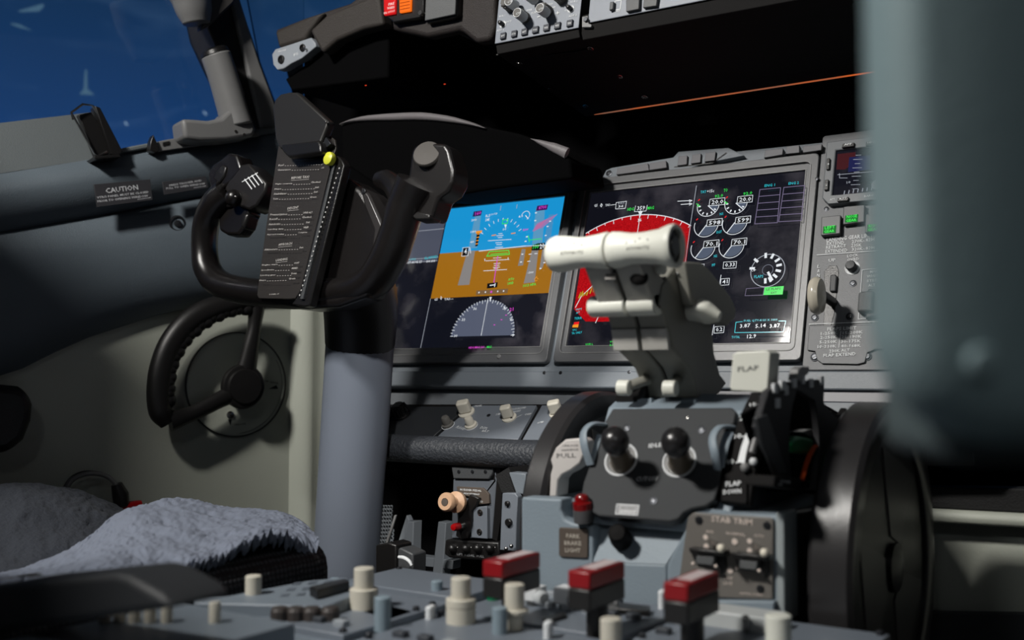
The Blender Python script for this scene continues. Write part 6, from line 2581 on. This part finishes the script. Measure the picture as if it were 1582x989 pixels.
for x in (162, 185, 208, 232, 258, 332):
    p = atz(x, 930, .77)
    k = .77 / FPX
    b = MB()
    b.lathe((p.x, p.y, .498), (0, 0, 1), [(9 * k, 0), (9 * k, (p.z - .498) * .9), (7.5 * k, p.z - .498), (.0003, p.z - .498)], CREAM, 18)
    b.build('console_knob', dk)
for x, yt, yb in ((665, 936, 961), (847, 960, 992), (965 + 58, 912, 945)):
    p, h = deck_pt(x, yt, yb)
    b = MB()
    f = Fr(p, (1, .3, 0), (-.3, 1, 0))
    b.prism(f, rrect(-.0028, -.006, .0028, .006, .0025, 3), -.001, h, WHITE)
    b.build('white_peg', dk, bevel=.0012)
# white block knobs with round ends
for (x0, x1, yt, yb) in ((812, 836, 906, 940), (857, 892, 907, 945)):
    p, h = deck_pt((x0 + x1) / 2, yt, yb)
    k = (p - CAM).dot(CF) / FPX
    b = MB()
    w = (x1 - x0) * k * .5
    f = Fr(p, (1, 0, 0), (0, 1, 0))
    b.prism(f, [(-w, -.006), (w, -.006), (w, .012), (-w, .012)], .006, h, WHITE)
    ob = b.build('block_knob', dk, bevel=.002, seg=3)
    b = MB()
    b.lathe(p + V((w * .7, 0, h * .55)), (1, -.5, 0), [(h * .34, 0), (h * .34, .008), (h * .24, .010), (.0003, .0102)], mat('clear_cap', (200, 204, 206), .2), 20)
    b.build('round_end', ob)
    b = MB()
    b.lathe(p, (0, 0, 1), [(.006, -.001), (.006, .007)], DGREY, 14)
    b.build('stem', ob)
p, h = deck_pt(935, 920, 944)
b = MB()
f = Fr(p + V((0, 0, h * .5)), (1, .1, 0), (-.1, 1, 0))
b.prism(f, [(-.012, -.005), (.002, -.005), (.012, -.002), (.012, .002), (.002, .004), (-.012, .004)], 0, h * .5, WHITE)
b.build('paddle_switch', dk, bevel=.001)
b = MB()
b.box(Fr(p, (1, 0, 0), (0, 1, 0)), -.010, -.003, .004, .003, -.001, h * .5, DGREY)
b.build('switch_base', dk)
b = MB()
b.px(P, [(940, 928), (1005, 936), (1003, 944), (936, 938)], .0, .008, BLACK)
b.build('black_bar', dk, bevel=.001)
b = MB()
b.px(P, [(838, 952), (872, 944), (876, 950), (842, 960)], .0, .006, BLACK)
b.build('black_bar', dk, bevel=.001)
# pale guarded block before the stab trim panel
p0, h0 = deck_pt(1065, 936, 975)
b = MB()
q0, q1 = P.hit(1062, 976), P.hit(1198, 985)
yb_ = (q0.y + q1.y) / 2
f = Fr((0, yb_, .478), (1, 0, 0), (0, 1, 0))
b.prism(f, [(onaxis(1062, 960, 1, yb_).x, 0), (onaxis(1196, 960, 1, yb_).x, 0), (onaxis(1196, 960, 1, yb_).x, .03), (onaxis(1062, 960, 1, yb_).x, .03)], 0, .018, mat('pale_guard', (186, 190, 190), .45))
b.build('pale_guard', dk, bevel=.0015)
b = MB()
c = onaxis(1152, 975, 1, yb_ - .004)
b.tube([V((c.x, c.y, .478)), V((c.x, c.y, .478 + .014))], [.0022, .003], STEEL, 10)
b.ball(V((c.x, c.y, .494)), .0034, STEEL, 10)
b.build('toggle', dk)
# ridged selector drums at the lower left of the console
for x in (432, 457, 482, 510):
    p, h = deck_pt(x, 938, 966)
    b = MB()
    ax = V((0, 0, 1))
    b.lathe(p, ax, [(.0075, 0), (.0075, h * .8), (.006, h)], mat('drum_brown_black', (62, 56, 54), .5), 12)
    b.build('selector_drum', dk, smooth=20)
b = MB()
b.px(P, [(560, 945), (600, 935), (640, 945), (600, 958)], 0, .004, BLACK)
b.px(P, [(380, 940), (430, 944), (420, 950), (370, 946)], 0, .005, BROWN)
b.build('dark_inset', dk, bevel=.0008)

# small keys, screws and slots scattered over the console modules
KEYM = [mat('console_key_dark', (58, 62, 68), .5), mat('console_key_light', (150, 156, 162), .5)]
for (x0, x1, y0, y1, h, nx, ny) in ((-.525, -.385, .605, .640, .003, 6, 1), (-.525, -.385, .755, .785, .003, 7, 1), (-.355, -.22, .605, .625, .003, 5, 1), (-.36, -.345, .72, .82, .004, 1, 3), (-.675, -.56, .612, .630, .004, 5, 1), (-.505, -.42, .80, .815, .003, 4, 1)):
    for i in range(nx):
        for j in range(ny):
            cx_ = x0 + (x1 - x0) * (i + .5) / nx
            cy_ = y0 + (y1 - y0) * (j + .5) / ny
            b = MB()
            b.box(P, cx_ - .0055, cy_ - .004, cx_ + .0055, cy_ + .004, h - .001, h + .0045, random.choice(KEYM))
            b.build('console_key', dk, bevel=.0008)
for x in (-.680, -.556, -.530, -.380, -.360, -.216):
    for y in (.606, .694, .716, .822):
        b = MB()
        b.disc(P, x, y, .003, .0025, .0075, DSTEEL, 10, .001)
        b.build('console_screw', dk)
# fire handles
for k, (x, lab) in enumerate(((-.4756, 'left red-topped fire handle standing left of the two others'), (-.398, 'middle red-topped fire handle below the park brake placard'), (-.320, 'right red-topped fire handle in front of the STAB TRIM panel'))):
    y = .716
    zt = .533
    t = thing('fire_handle', lab, 'fire handle', (x, y, .48), 'fire handles')
    f = Fr((x, y, 0), (1, 0, 0), (0, 1, 0))
    b = MB()
    b.box(f, -.0095, -.028, .0095, .028, zt - .029, zt - .013, mat('fire_handle_black', (30, 29, 29), .4))
    b.build('grip', t, bevel=.0015)
    b = MB()
    b.box(f, -.0095, -.028, .0095, .028, zt - .013, zt, DRED)
    b.build('red_cap', t, bevel=.0015)
    b = MB()
    b.box(f, -.005, -.014, .007, .024, zt, zt + .0006, mat('cap_label', (205, 190, 190), .5))
    b.build('cap_label', t)
    b = MB()
    b.lathe((x, y, .478), (0, 0, 1), [(.0085, 0), (.0085, zt - .029 - .478)], mat('fire_handle_black', (30, 29, 29)), 18)
    b.build('stem', t)
